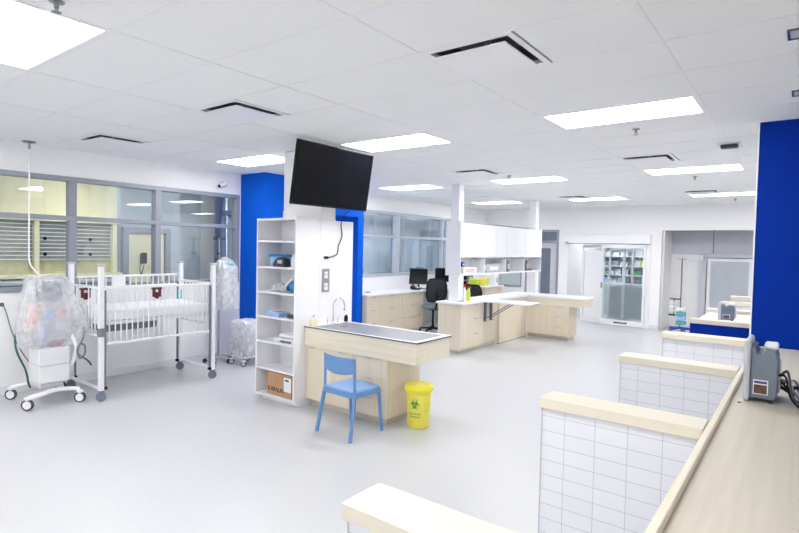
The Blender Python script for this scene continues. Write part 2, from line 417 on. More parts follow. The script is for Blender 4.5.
# ---- room behind window 2
struct('wall_room_far', MB().box(-10.2, -10.1, 7.0, 17.0, 0, CEIL), 'tealwall')
struct('wall_room_end', MB().box(-10.2, XL-.14, 14.6, 14.7, 0, CEIL), 'tealwall')
gp2 = thing('inner_glass_screen', 'pale framed inner glazing seen through the window over the long desk', 'partition', (-9.4, 11, 0))
o_ = (-9.4, 11, 0); p = MB(o_)
for y in (8.6, 10.1, 11.3, 12.6, 13.9): p.box(-9.44, -9.36, y-.04, y+.04, .0, 2.7, .003)
p.box(-9.44, -9.36, 8.56, 13.94, 2.7, 2.8, .003); p.box(-9.43, -9.37, 8.6, 13.9, 2.1, 2.18, .003); p.box(-9.43, -9.37, 8.6, 13.9, .9, .98, .003)
p.build('frame', 'frame_light', gp2)
for a, b in ((10.14, 11.26), (12.64, 13.86)):
    MB(o_).box(-9.42, -9.4, a, b, .1, 2.1).build('door_panel', 'room_grey', gp2)
dk = thing('tall_cabinet', 'tall grey cabinet in the room behind the far window', 'cabinet', (-9.9, 9.4, 0))
MB((-9.9, 9.4, 0)).box(-10.09, -9.55, 8.95, 9.9, 0, 2.2, .005).build('body', 'frame_light', dk)
MB((-9.9, 9.4, 0)).box(-9.55, -9.53, 9.44, 9.88, .1, 2.15, .003).build('door', 'room_grey', dk)
# outer shells so no side room is open to the void
struct('wall_outer', MB().box(-11.1, -11, -3.7, 17.5, 0, CEIL+.3), 'wall')
struct('wall_far', MB().box(-11, XR, 17.3, 17.4, 0, CEIL+.3), 'wall')

# ============================================================ LIGHTS
def light_label(i, j):
    col = ['column by the window wall', 'column over the shelves', 'column over the open aisle', 'column over the counter', 'outermost column'][i]
    row = ['row behind the camera', 'row 1', 'second row from the camera', 'third row from the camera', 'last row'][j].replace('row 1', 'first row')
    return 'white ceiling light panel, %s, %s' % (col, row)
l0 = thing('ceiling_light', 'x', 'light', (0, 0, CEIL), group='recessed ceiling light panels')
f = MB(); f.box(.012, 1.208, .012, .035, -.004, .05); f.box(.012, 1.208, .575, .598, -.004, .05); f.box(.012, .035, .035, .575, -.004, .05); f.box(1.185, 1.208, .035, .575, -.004, .05)
f.build('frame', 'white', l0)
MB().box(.035, 1.185, .035, .575, .004, .012).build('diffuser', 'lamp', l0)
MB().box(.012, 1.208, .012, .598, .05, .056).build('housing', 'white', l0)
n = 0
for k, (x, y) in enumerate(LC):
    i, j = round((x+6.7825)/2.44), round((y+2.839)/3.66)
    o = l0 if n == 0 else copy_tree(l0)
    o.location = (x, y, CEIL); o['label'] = light_label(i, j); n += 1
# unseen lamps added to brighten the side rooms, store room and alcove
for k, (x, y, lab) in enumerate([(-9.2, -1.5, 'light panel in the side room over its front end'), (-9.2, 1.2, 'light panel in the cream side room over the dark cabinet'), (-9.3, 3.6, 'light panel in the cream side room before the black phone'), (-8.9, 8.3, 'light panel behind the far window, near end'), (-8.9, 10.6, 'light panel behind the far window, middle'), (-8.9, 12.8, 'light panel behind the far window, far end'), (-5.2, 15.6, 'light panel in the store room behind the sliding door'), (-1.8, 15.3, 'light panel in the alcove in front of the glass door'), (-8.9, 5.9, 'light panel before the grey glazed partition')]):
    o = thing('room_light', 'white '+lab, 'light', (x, y, CEIL-.03), group='lamps in the side rooms')
    MB().box(0, 1.15, 0, .3, -.03, 0, .003).build('housing', 'white', o); MB().box(.02, 1.13, .02, .28, -.034, -.03).build('diffuser', 'lamp_far' if 7 < y < 14 else ('lamp_store' if y > 14 else 'lamp_room'), o)
# ============================================================ DIFFUSERS
v0 = thing('air_diffuser', 'x', 'vent', (0, 0, CEIL), group='square ceiling air diffusers')
q = MB(); q.box(.012, .598, .012, .05, -.004, .02); q.box(.012, .598, .56, .598, -.004, .02); q.box(.012, .05, .05, .56, -.004, .02); q.box(.56, .598, .05, .56, -.004, .02)
q.build('frame', 'white', v0)
q = MB(); q.box(.04, .05, .04, .57, .02, .13); q.box(.56, .57, .04, .57, .02, .13); q.box(.05, .56, .04, .05, .02, .13); q.box(.05, .56, .56, .57, .02, .13); q.box(.04, .57, .04, .57, .13, .14)
q.build('duct_box', 'midgrey', v0)
MB().box(.075, .535, .075, .535, -.026, -.018, .003).build('plate', 'white', v0)
MB().box(.29, .32, .29, .32, -.018, .13).build('stem', 'lightgrey', v0)
vl = ['beside the window wall', 'second from the window wall', 'largest in the photo, with dark slot', 'above the nurse station posts', 'between lights near the blue wall', 'over the far end of the nurse station', 'last one before the alcove']
for k, (x, y) in enumerate(VC):
    o = v0 if k == 0 else copy_tree(v0)
    o.location = (x, y, CEIL); o['label'] = 'square white ceiling air diffuser, '+vl[k]
# sprinklers and small ceiling fittings
sp0 = thing('sprinkler', 'x', 'sprinkler', group='ceiling sprinklers')
MB().lathe([(.035, 0), (.035, -.006), (.012, -.01), (.012, -.035), (.006, -.04)], seg=16).build('body', 'steel', sp0)
MB().lathe([(.022, -.052), (.022, -.055)], seg=12).build('deflector', 'steel', sp0)
MB().bar((.012, 0, -.035), (.014, 0, -.052), .004).bar((-.012, 0, -.035), (-.014, 0, -.052), .004).build('yoke', 'steel', sp0)
for k, (x, y, lab) in enumerate([(-2.98, 1.09, 'beside the largest light'), (-1.325, 5.42, 'behind the long light above the half walls'), (-3.75, 7.75, 'in front of the light over the nurse station'), (-5.4, 9.15, 'beside the near nurse station post'), (-1.37, 9.15, 'behind the third light over the aisle'), (-1.2, 13.1, 'in front of the alcove')]):
    o = sp0 if k == 0 else copy_tree(sp0)
    o.location = (x, y, CEIL-.0005); o['label'] = 'small metal ceiling sprinkler '+lab
for x, y, lab in [(-.12, 3.45, 'nearer one'), (-.12, 4.73, 'farther one')]:
    o = thing('ceiling_slot_grille', 'small dark rectangular ceiling grille above the long counter, '+lab, 'grille', (x, y, CEIL), group='slot grilles by the blue wall')
    q = MB(); q.box(0, .34, 0, .012, -.008, 0); q.box(0, .34, .148, .16, -.008, 0); q.box(0, .012, .012, .148, -.008, 0); q.box(.328, .34, .012, .148, -.008, 0); q.build('frame', 'steel_dark', o)
    MB().box(.012, .328, .012, .148, -.003, 0).build('insert', 'lightgrey', o)
o = thing('ceiling_sensor', 'small dark boxy ceiling device before the third light over the aisle', 'sensor', (-.78, 6.55, CEIL))
MB().box(0, .2, 0, .3, -.012, -.0, .003).build('plate', 'white', o); MB().box(.02, .18, .02, .12, -.05, -.012, .01).build('head', 'darkgrey', o)
# ceiling cord drop near the left window
o = thing('ceiling_cable', 'thin white cable hanging from a round ceiling plate down to the wrapped trolley', 'cable', (-7.45, 2.43, CEIL))
MB().lathe([(.07, 0), (.07, -.012), (.02, -.02)], seg=20).build('ceiling_plate', 'steel_dark', o)
MB().cyl((0, 0, -.02), (0, 0, -.09), .014, seg=10).build('gland', 'steel', o)
MB().tube([(0, 0, -.08), (0, 0, -.6), (0, -.005, -1.25), (.01, .0, -1.45), (.1, .03, -1.55), (.35, .0, -1.605)], .009).build('cord', 'white', o)
# security camera
o = thing('security_camera', 'small white wall camera high beside the blue pillar', 'camera', (-7.63, 5.2, 2.87))
MB().cyl((0, 0, 0), (.012, 0, 0), .035).build('base', 'white', o)
MB().tube([(.01, 0, 0), (.06, 0, 0), (.08, 0, -.03)], .01, smooth=3).build('arm', 'white', o)
MB().cyl((.06, .05, -.02), (.11, -.11, -.07), .032).build('housing', 'white', o, smooth='auto')
MB().cyl((.11, -.11, -.07), (.112, -.115, -.072), .022).build('lens', 'black', o)

# ============================================================ COUNTER AND HALF WALLS (right)
o_ = (-.1, 2.5, 0)
ct = thing('long_counter', 'long pale wood counter with raised edge lip running from the camera to the blue wall', 'counter', o_)
MB(o_).box(-.297, .75, -1.2, 5.69, 1.035, 1.07, .003).build('worktop', 'wood_y', ct)
MB(o_).box(-.325, -.297, -1.2, 5.69, .98, 1.1, .003).build('edge_lip', 'wood_lip', ct)
MB(o_).box(-.29, .7, -1.2, 5.69, 0, 1.035).build('base_panel', 'white', ct)
MB(o_).cyl((-.255, 3.42, 1.07), (-.255, 3.42, 1.073), .009).build('screw_cap', 'darkgrey', ct)
o_ = (.2, 8.7, 0)
hl = ['only cap at the bottom photo edge', 'largest tiled face', 'third from the camera', 'just before the low blue wall', '', 'first beyond the low blue wall', 'second beyond the low blue wall', 'last before the alcove']
for k in range(8):
    y = 1.16+1.5*k; x1 = -.327 if k < 3 else (-.33 if k == 3 else .3)
    if k == 3: x1 = -.375
    base = (-1.08, y, 0)
    if k == 4: lab = 'low blue wall with pale wood cap beyond the tiled half walls'
    else: lab = 'white tiled half wall with pale wood cap, '+hl[k]
    h = thing('half_wall', lab, 'half wall', base, group=None if k == 4 else 'tiled half walls beside the counter')
    if k == 4:
        MB().box(.012, 1.3, .025, .155, 0, 1.05).build('blue_panel', 'blue_wall', h)
        MB().box(0, 1.33, 0, .18, 1.05, 1.1, .003).build('cap', 'wood_cap', h)
        continue
    L = x1+1.08
    c = MB(); c.box(.0117, L, .022, .155, 0, 1.05)
    c.build('tiled_panel', 'tile', h)
    MB().box(.007, .0117, .018, .159, 0, 1.05).build('corner_trim', 'lightgrey', h)
    MB().box(0, L, 0, .178, 1.05, 1.105, .004).build('cap', 'wood_cap', h)
fd = thing('white_side_counter', 'white side counter behind the low blue wall under the small monitor', 'counter', (-.5, 7.9, 0))
MB((-.5, 7.9, 0)).box(-1.05, .3, 7.36, 8.6, 1.02, 1.06, .003).build('worktop', 'white', fd)
MB((-.5, 7.9, 0)).box(-1.0, .3, 7.4, 8.6, 0, 1.02).build('body', 'white', fd)
# monitors (grey housings seen from behind/side)
def monitor_unit(lab, loc, rz, sc=1, cables=True, sx=.72, group='grey bedside monitors'):
    t = thing('patient_monitor', lab, 'monitor', loc, rz, group)
    t.scale = (sc*sx, sc, sc)
    # local: screen side faces -x, back to +x, width along y... side seen is -y
    b = MB(); b.prism([(.0, .02), (.155, .02), (.17, .05), (.17, .24), (.15, .285), (.09, .285), (.075, .262), (.035, .262), (.02, .3), (.0, .3)], 1, -.13, .13)
    ob = b.build('housing', 'slate', t)
    md = ob.modifiers.new('b', 'BEVEL'); md.width = .008; md.segments = 2; md.limit_method = 'ANGLE'
    MB().box(-.045, .0, -.15, .15, .0, .335, .018, seg=2).build('front_bezel', 'lightgrey', t)
    MB().box(-.047, -.0445, -.12, .12, .07, .29, .001).build('screen', 'screen', t)
    MB().box(.075, .165, -.07, .07, .285, .315, .01).build('paper_tray', 'paper', t)
    l = MB().box(.02, .115, -.134, -.13, .045, .125, .001).build('side_label', 'paper', t)
    MB().box(.026, .108, -.1355, -.134, .05, .098).build('picture', 'brown', l)
    MB().box(.026, .108, -.1355, -.134, .105, .118).build('strip', 'purple', l)
    ft = MB(); ft.box(-.03, .0, -.12, -.08, -.0, .02, .003); ft.box(.12, .15, -.12, -.08, 0, .021, .003); ft.box(.12, .15, .08, .12, 0, .021, .003)
    ft.build('feet', 'darkgrey', t)
    MB().box(.17, .185, -.1, .1, .06, .22, .006).build('connector_panel', 'lightgrey', t)
    if cables:
        R = random.Random(5)
        for k in range(9):
            y0 = -.09+.035*k; z0 = .2-.025*k
            y0 = -.11+.025*k; z0 = .16-.014*k
            pts = [(.18, y0, z0), (.22+.01*k, y0-.04, z0+.04*math.sin(k*1.7)), (.25+.012*k, y0-.1+.03*math.cos(k*2), .07+.012*(k % 4)), (.31, y0-.15+.035*k, .035+.006*k), (.38+.02*(k % 3), -.24+.04*k, .024), (.5, -.2+.05*k, .03), (.66, -.3+.07*k, .022)]
            MB().tube(pts, .0065+.0015*(k % 2)).build('cable', ['black', 'darkgrey', 'midgrey', 'black', 'lightgrey', 'darkgrey', 'black', 'darkgrey', 'midgrey'][k], t)
    return t
monitor_unit('grey patient monitor with tangled black cables standing on the long pale counter', (-.215, 3.62, 1.0705), 0, 1.0)
monitor_unit('small distant grey patient monitor behind the low blue wall', (-.8, 7.75, 1.0605), 0, .66, False, 1.25)

# ============================================================ BOOKCASE
o_ = (-4.97, 4.3, 0)
bc = thing('open_shelf_unit', 'tall white open shelving unit full of small devices beside the sink counter', 'shelves', o_)
bx0, bx1, by0, by1, bz0, bz1 = -5.31, -4.61, 4.12, 4.5, .055, 2.19
MB(o_).box(bx0, bx0+.022, by0, by1, bz0, bz1, .001).build('side_panel', 'white', bc)
MB(o_).box(bx1-.022, bx1, by0, by1, bz0, bz1, .001).build('side_panel', 'white', bc)
MB(o_).box(bx0+.022, bx1-.022, by1-.012, by1, bz0, bz1).build('back_panel', 'white', bc)
MB(o_).box(bx0+.022, bx1-.022, by0, by1-.012, bz1-.022, bz1).build('top_panel', 'white', bc)
MB(o_).box(bx0+.06, bx1-.0, by0+.07, by1, 0, bz0).build('plinth', 'white', bc)
SH = [.06, .375, .70, 1.0, 1.295, 1.595, 1.905]
for z in SH: MB(o_).box(bx0+.022, bx1-.022, by0+.002, by1-.012, z-.002, z+.022, .001).build('shelf', 'white', bc)
h = MB(o_)
for x in (bx0+.022, bx1-.0225):
    for y in (by0+.05, by1-.06):
        for k in range(60): h.box(x, x+.0006, y-.003, y+.003, .1+k*.035, .106+k*.035)
h.build('peg_holes', 'midgrey', bc)
T = .0222
def item(name, lab, cat, x, y, z, rz=0, group=None): return thing(name, lab, cat, (x, y, z+T), rz, group)
# shelf 1.595 : blue tub, grey projector like device, two white bottles
t = item('storage_tub', 'flat clear tub with bright blue lid on the shelf second from the top', 'box', -5.02, 4.32, 1.595)
MB().box(-.2, .12, -.08, .12, 0, .12, .012).build('body', 'lightblue', t); MB().box(-.21, .13, -.09, .13, .12, .145, .006).build('lid', 'bright_blue', t)
t = item('nebulizer', 'dark grey rounded device in front of the blue-lidded tub', 'device', -4.93, 4.19, 1.595)
b = MB(); b.prism([(-.1, 0), (.09, 0), (.1, .05), (.08, .1), (.0, .115), (-.06, .09), (-.11, .03)], 1, -.045, .045); b.build('body', 'darkgrey', t)
MB().box(-.02, .06, -.048, -.045, .04, .08).build('panel', 'lightgrey', t)
for k, x in enumerate((-4.74, -4.685)):
    t = item('plastic_bottle', ['small white bottle touching the dark grey device on the shelf', 'small white bottle against the side panel of the shelves'][k], 'bottle', x, 4.2, 1.595, group='white bottles on the second shelf')
    MB().lathe([(.024, 0), (.025, .01), (.025, .1), (.012, .125), (.012, .13)], seg=16).build('body', 'offwhite', t, smooth='auto'); MB().lathe([(.014, .13), (.014, .152)], seg=12).build('cap', 'white', t)
# shelf 1.295 : blue mask device + clear bag
t = item('breathing_mask', 'bright blue and white hand-held breathing device on the third shelf', 'device', -4.78, 4.24, 1.295)
b = MB(); b.ball((0, 0, .075), .085, (1.15, .8, .85)); b.ball((.06, 0, .15), .05, (1, .9, 1)); b.build('body', 'bright_blue', t, smooth=True)
MB().tube([(-.08, -.05, .03), (-.02, -.08, .1), (.06, -.06, .17)], .016).build('strap', 'white', t)
MB().ball((-.02, -.06, .06), .035, (1, .5, 1)).build('dial', 'darkgrey', t, smooth=True)
t = item('plastic_pouch', 'crumpled clear pouch beside the bright blue device', 'pouch', -5.01, 4.24, 1.305)
b = wrap([(.09, 0, 0, .03, .02), (.07, 0, 0, .09, .05), (.03, .01, 0, .12, .07), (.004, .01, 0, .13, .08)], seg=24, amp=.014, seed=9); b.build('film', 'wrap_dense', t); MB().ball((0, 0, .03), .05, (1.2, .8, .5)).build('content', 'slate', t)
# shelf 1.0 : light blue packs + dark gadget
t = item('glove_pack', 'light blue pack lying on the middle shelf', 'pack', -5.03, 4.22, 1.0)
MB().box(-.13, .12, -.08, .1, 0, .05, .01).build('body', 'lightblue', t); MB().box(-.1, .0, -.07, .08, .05, .07, .008).build('label_card', 'white', t)
t = item('handheld_gadget', 'small dark gadget on the middle shelf beside the light blue pack', 'gadget', -4.72, 4.2, 1.0)
MB().box(-.09, .06, -.03, .03, 0, .04, .01).build('body', 'darkgrey', t); MB().ball((.05, 0, .045), .03, (1, 1, .9)).build('knob', 'black', t)
# shelf .70 : white binder / device
t = item('desk_scale', 'flat white device with dark front on the shelf above the empty one', 'device', -4.84, 4.26, .70)
MB().box(-.17, .17, -.11, .12, 0, .05, .015).build('body', 'offwhite', t); MB().box(-.13, .13, -.08, .1, .05, .1, .02).build('top', 'white', t); MB().box(-.05, .14, -.114, -.11, .012, .03).build('display', 'darkgrey', t)
# cardboard box
t = item('cardboard_box', 'brown cardboard carton with printed lettering on the bottom shelf', 'box', -4.905, 4.3, .06, math.radians(-2))
MB().box(-.215, .235, -.15, .15, 0, .272, .002).build('carton', 'cardboard', t)
MB().box(-.215, .235, -.02, .02, .272, .2735).build('tape', 'paper', t)
lb = MB().box(.1, .232, -.1525, -.15, .075, .24).build('shipping_label', 'paper', t)
MB().box(.12, .19, -.1532, -.1525, .2, .22).build('print_line', 'ink', lb)
text('B BRAUN', 'printed_text', .072, 'ink', t, Matrix.Translation((-.05, -.1508, .07)) @ Matrix.Rotation(PI/2, 4, 'X'))

# TV column and screen
t = thing('square_column', 'white column rising to the ceiling above the open shelves, behind the television', 'column', (-4.95, 4.63, 2.19))
MB((-4.95, 4.63, 2.19)).box(-5.28, -4.612, 4.51, 4.755, 2.192, 3.04).build('shaft', 'wall', t)
MB((-4.95, 4.63, 2.19)).box(-5.285, -4.607, 4.505, 4.76, 2.186, 2.2, .002).build('foot_trim', 'white', t)
tvp = Vector((-4.316, 4.441, 2.653)); TILT = .153
t = thing('television', 'large black wall television tilted down on an arm in front of the white column', 'television', tvp, rot=(0, TILT, 0))
Wt, Ht = 1.22, .686
MB().box(-.04, 0, -Wt/2, Wt/2, -Ht/2, Ht/2, .004).build('bezel', 'black', t)
MB().box(0, .002, -Wt/2+.012, Wt/2-.012, -Ht/2+.02, Ht/2-.012).build('screen', 'screen', t)
MB().box(-.075, -.04, -.4, .4, -.25, .22, .01).build('rear_housing', 'darkgrey', t)
MB().box(-.1, -.075, -.2, .2, -.2, .2, .003).build('mount_plate', 'black', t)
MB().bar((-.1, .05, 0), (-.3, .15, .0), .05, .05).build('mount_arm', 'black', t)
o = thing('television_cable', 'thin black cable hanging from the television to a wall socket', 'cable', (-4.59, 4.8, 2.2))
MB((-4.59, 4.8, 2.2)).tube([(-4.40, 4.78, 2.30), (-4.5, 4.8, 2.26), (-4.585, 4.83, 2.15), (-4.595, 4.86, 2.0), (-4.595, 4.8, 1.88), (-4.595, 4.78, 1.78), (-4.6, 4.66, 1.74), (-4.6, 4.6, 1.735)], .006).build('cord', 'black', o)
MB((-4.59, 4.8, 2.2)).box(-4.608, -4.585, 4.565, 4.625, 1.72, 1.75, .004).build('plug', 'black', o)
# sockets
o = thing('socket_panel', 'tall grey double socket panel on the white sink wall', 'socket', (-4.61, 4.6, 1.45))
o2 = (-4.61, 4.6, 1.45)
MB(o2).box(-4.61, -4.602, 4.535, 4.665, 1.32, 1.6, .003).build('plate', 'plate_grey', o)
for z in (1.385, 1.525):
    s_ = MB(o2).box(-4.602, -4.597, 4.572, 4.628, z-.04, z+.04, .004).build('socket', 'white', o)
    MB(o2).box(-4.597, -4.5965, 4.58, 4.587, z-.01, z+.02).box(-4.597, -4.5965, 4.61, 4.617, z-.01, z+.02).build('slots', 'darkgrey', s_)
for y, lab in ((3.80, 'blank wall socket plate seen under the cot, nearer the wrapped trolley'), (3.92, 'wall socket with two slots under the cot, nearer the infusion pole')):
    o = thing('wall_socket', 'white '+lab, 'socket', (XL, y, 1.0), group='wall sockets below the window')
    MB().box(0, .008, -.035, .035, -.45, -.33, .002).build('plate', 'offwhite', o)
    MB().box(.008, .0085, -.012, -.006, -.4, -.38).box(.008, .0085, .006, .012, -.4, -.38).build('slots', 'darkgrey', o)
o = thing('wall_hook', 'small steel wall knob with a dark tube under the window behind the wrapped trolley', 'hook', (XL, 2.2, 1.09))
MB().cyl((0, 0, 0), (.01, 0, 0), .025).cyl((.01, 0, 0), (.06, 0, 0), .01).build('knob', 'steel_dark', o)
MB().tube([(.055, 0, -.005), (.06, .03, -.1), (.065, .09, -.35), (.07, .2, -.62), (.08, .32, -.8)], .007).build('tube', 'midgrey', o)

# ============================================================ SINK COUNTER
o_ = (-3.8, 4.6, 0)
sc = thing('treatment_counter', 'pale wood treatment counter with steel basin top jutting from the white wall', 'counter', o_)
TX0, TX1, TY0, TY1 = -4.608, -3.015, 4.275, 4.9
ap = MB(o_); ap.box(TX0, TX1, TY0, TY0+.02, .71, .925, .001); ap.box(TX0, TX1, TY1-.02, TY1, .71, .925, .001); ap.box(TX1-.02, TX1, TY0+.02, TY1-.02, .71, .925, .001); ap.box(TX0, TX1-.02, TY0+.02, TY1-.02, .71, .73)
ap.build('apron', 'wood_x', sc)
# steel top: rim plus sunken basin
rim = MB(o_); rim.box(TX0, TX1+.015, TY0-.01, TY0+.025, .925, .942, .002); rim.box(TX0, TX1+.015, TY1-.025, TY1+.01, .925, .942, .002)
rim.box(TX0, TX0+.1, TY0+.025, TY1-.025, .925, .942, .002); rim.box(TX1-.05, TX1+.015, TY0+.025, TY1-.025, .925, .942, .002)
rim.build('steel_rim', 'white_gloss', sc)
MB(o_).box(TX0+.1, TX1-.05, TY0+.025, TY1-.025, .92, .934).build('steel_basin', 'steel', sc)
MB(o_).cyl((TX0+.32, 4.6, .934), (TX0+.32, 4.6, .936), .045).build('drain', 'steel_dark', sc)
MB(o_).box(TX0, TX1+.016, TY0-.012, TY0-.01, .925, .94).box(TX1+.015, TX1+.017, TY0-.012, TY1+.01, .925, .94).build('dark_edge', 'steel_dark', sc)
# cabinet body
MB(o_).box(-4.608, -3.395, 4.32, 4.89, .085, .71).build('cabinet_body', 'wood', sc)
MB(o_).box(-4.608, -3.455, 4.38, 4.86, 0, .085).build('plinth', 'wood_y', sc)
def door(mbo, x0, x1, y, z0, z1, root, name, pull='top', mt='wood'):
    d = MB(mbo).box(x0+.0015, x1-.0015, y-.018, y, z0+.0015, z1-.0015, .001).build(name, mt, root)
    c = (x0+x1)/2 if pull != 'left' else x0+.1
    MB(mbo).box(c-.05, c+.05, y-.027, y-.018, z1-.014, z1-.008).box(c-.05, c+.05, y-.03, y-.026, z1-.02, z1-.008).build('handle', 'lightgrey', d)
    return d
yf = 4.32
door(o_, -4.606, -4.185, yf, .088, .708, sc, 'door', 'left')
door(o_, -4.185, -3.90, yf, .088, .708, sc, 'door')
for z0, z1 in ((.088, .29), (.29, .50), (.50, .708)): door(o_, -3.90, -3.395, yf, z0, z1, sc, 'drawer')
# faucet and small items at the wall
o = thing('gooseneck_faucet', 'chrome gooseneck faucet at the wall end of the steel basin', 'faucet', (-4.53, 4.66, .942))
MB().lathe([(.03, 0), (.03, .012), (.016, .02), (.014, .08)], seg=20).build('base', 'chrome', o, smooth='auto')
MB().tube([(0, 0, .06), (0, 0, .2), (.005, .02, .265), (.02, .08, .3), (.03, .14, .27), (.032, .165, .2), (.032, .165, .17)], .0085, seg=10).build('spout', 'chrome', o, smooth=True)
MB().cyl((.032, .165, .17), (.032, .165, .145), .012).build('nozzle', 'steel', o)
MB().tube([(0, -.1, 0), (0, -.1, .05), (.02, -.12, .075)], .008).tube([(0, .08, 0), (0, .08, .05), (.03, .08, .06)], .008).build('lever', 'chrome', o)
o = thing('soap_dispenser', 'small cream round-topped dispenser at the corner of the steel top', 'dispenser', (-4.52, 4.33, .942))
MB().lathe([(.045, 0), (.05, .015), (.05, .06), (.035, .085), (.02, .09)], seg=24).build('body', 'cream', o, smooth='auto')
MB().lathe([(.012, .09), (.012, .12)], seg=12).build('neck', 'white', o); MB().box(-.01, .04, -.008, .008, .12, .132, .003).build('nozzle', 'white', o)
o = thing('soap_bottle', 'small dark bottle with pump behind the faucet', 'bottle', (-4.52, 4.88, .942))
MB().lathe([(.022, 0), (.024, .01), (.024, .06), (.01, .08), (.01, .085)], seg=16).build('body', 'black', o, smooth='auto')
MB().lathe([(.006, .085), (.006, .11)], seg=8).box(-.006, .03, -.006, .006, .108, .118, .002).build('pump', 'white', o)

# ============================================================ CHAIR
def chair():
    t = thing('side_chair', 'light blue plastic chair with curved backrest in front of the treatment counter', 'chair', (-3.612, 3.99, 0), math.radians(-3))
    w = .218; zb = .445
    # seat: slightly dished panel with curved front
    def sf(u, v):
        x = (u-.5)*2; y = v
        hw = .212-.01*v
        return Vector((x*hw, -.18+.40*y-(.03*x*x if v > .9 else 0), zb+.018-.016*(1-x*x)*math.sin(PI*min(1, y*1.1))))
    MB().grid(sf, 12, 12).build('seat', 'chair_seat', t, smooth=True, solid=.016)
    r = MB()
    r.box(-w, w, .185, .212, zb-.045, zb+.004, .006); r.box(-w, -w+.022, -.165, .195, zb-.045, zb+.012, .006); r.box(w-.022, w, -.165, .195, zb-.045, zb+.012, .006)
    r.box(-w, w, -.18, -.16, zb-.045, zb+.006, .006)
    r.build('seat_rail', 'chair_blue', t)
    for s in (-1, 1):
        l = MB(); l.bar((s*.222, .235, 0), (s*.206, .19, zb+.004), .026, .03, .005); l.build('front_leg', 'chair_blue', t)
        l = MB(); l.bar((s*.24, -.235, 0), (s*.214, -.155, zb), .028, .036, .005); l.bar((s*.214, -.156, zb-.02), (s*.205, -.165, .785), .026, .03, .005)
        l.build('rear_leg', 'chair_blue', t)
    def bf(u, v):
        a = (u-.5)*2; zz = .655+.135*v-.035*(1-a*a)*(1-v)+.006*a*a*v
        return Vector((a*.218, -.155-.012*v-.04*(1-a*a), zz))
    MB().grid(bf, 16, 8).build('backrest', 'chair_blue', t, smooth=True, solid=.018)
    return t
chair()
# ============================================================ BUCKET
bk = thing('clinical_waste_bin', 'yellow plastic clinical waste bin with green symbol standing beside the treatment counter', 'bin', (-3.175, 4.57, 0)); bk.scale = (1, 1, 1.05)
MB().lathe([(.105, .0), (.115, .006), (.118, .02), (.133, .36), (.133, .372)], seg=40).build('tub', 'yellow', bk, smooth='auto')
MB().lathe([(.136, .36), (.15, .368), (.154, .385), (.154, .398), (.146, .402), (.144, .42), (.135, .43), (.05, .437)], seg=40).build('lid', 'yellow_lid', bk, smooth='auto')
hb = MB(); hb.box(-.13, .13, -.012, .012, .43, .44, .004); hb.build('lid_grip', 'yellow_lid', bk)
def rad(z): return .118+(z-.02)/.34*.015+.0012
def inside_bio(u, v):
    d = math.hypot(u, v)
    ok = False
    for k in range(3):
        a = PI/2+2*PI*k/3; cx, cy = .44*math.cos(a), .44*math.sin(a)
        dd = math.hypot(u-cx, v-cy); ix, iy = .55*math.cos(a), .55*math.sin(a)
        if dd < .44 and math.hypot(u-ix, v-iy) > .32: ok = True
    if .36 < d < .47: ok = True
    if d < .1: ok = False
    for k in range(3):
        a = PI/2+2*PI*k/3
        px, py = math.cos(a), math.sin(a)
        if u*px+v*py > .62 and abs(-u*py+v*px) < .07: ok = False
    return ok
def decal(name, a0, zc, size, fn, mt, N=46):
    b = MB(); st = 2/N
    for i in range(N):
        for j in range(N):
            u = -1+st*(i+.5); v = -1+st*(j+.5)
            if fn(u, v):
                P = []
                for du, dv in ((0, 0), (1, 0), (1, 1), (0, 1)):
                    uu = (u-st/2+du*st)*size; z = zc+(v-st/2+dv*st)*size; R = rad(z); a = a0+uu/R
                    P.append((R*math.cos(a), R*math.sin(a), z))
                b.quad(*P)
    return b.build(name, mt, bk)
AV = math.atan2(-4.57, 3.175)
decal('biohazard_symbol', AV-.33, .25, .068, inside_bio, 'green_ink')
def lines(u, v): return (.25 < abs(v) < .75) and (math.sin(u*31)+math.sin(u*17+1) > -.9)
def curved_text(body, a0, z, size):
    cu = bpy.data.curves.new('t', 'FONT'); cu.body = body; cu.size = size; cu.align_x = 'CENTER'; cu.offset = size*.02
    tob = bpy.data.objects.new('tmp', cu); C.objects.link(tob); dg = bpy.context.evaluated_depsgraph_get(); dg.update()
    me = bpy.data.meshes.new_from_object(tob.evaluated_get(dg)); bpy.data.objects.remove(tob)
    for v in me.vertices:
        zz = z+v.co.y; R = rad(zz)+.0006; a = a0+v.co.x/R; v.co = (R*math.cos(a), R*math.sin(a), zz)
    me.materials.clear(); me.materials.append(M['green_ink']); me.name = 'printed_text'
    o = bpy.data.objects.new('printed_text', me); C.objects.link(o); o.parent = bk
curved_text('BIOHAZARD', AV-.33, .148, .023); curved_text('BIORISQUE', AV-.33, .118, .023)
def faint(u, v): return abs(u) < .8 and ((abs(v-.7) < .12) or (math.hypot(u, v) < .3 and math.hypot(u, v) > .18) or abs(v+.75) < .1 or abs(v+.45) < .06)
decal('side_print', AV+.75, .22, .05, faint, 'lime', 24)

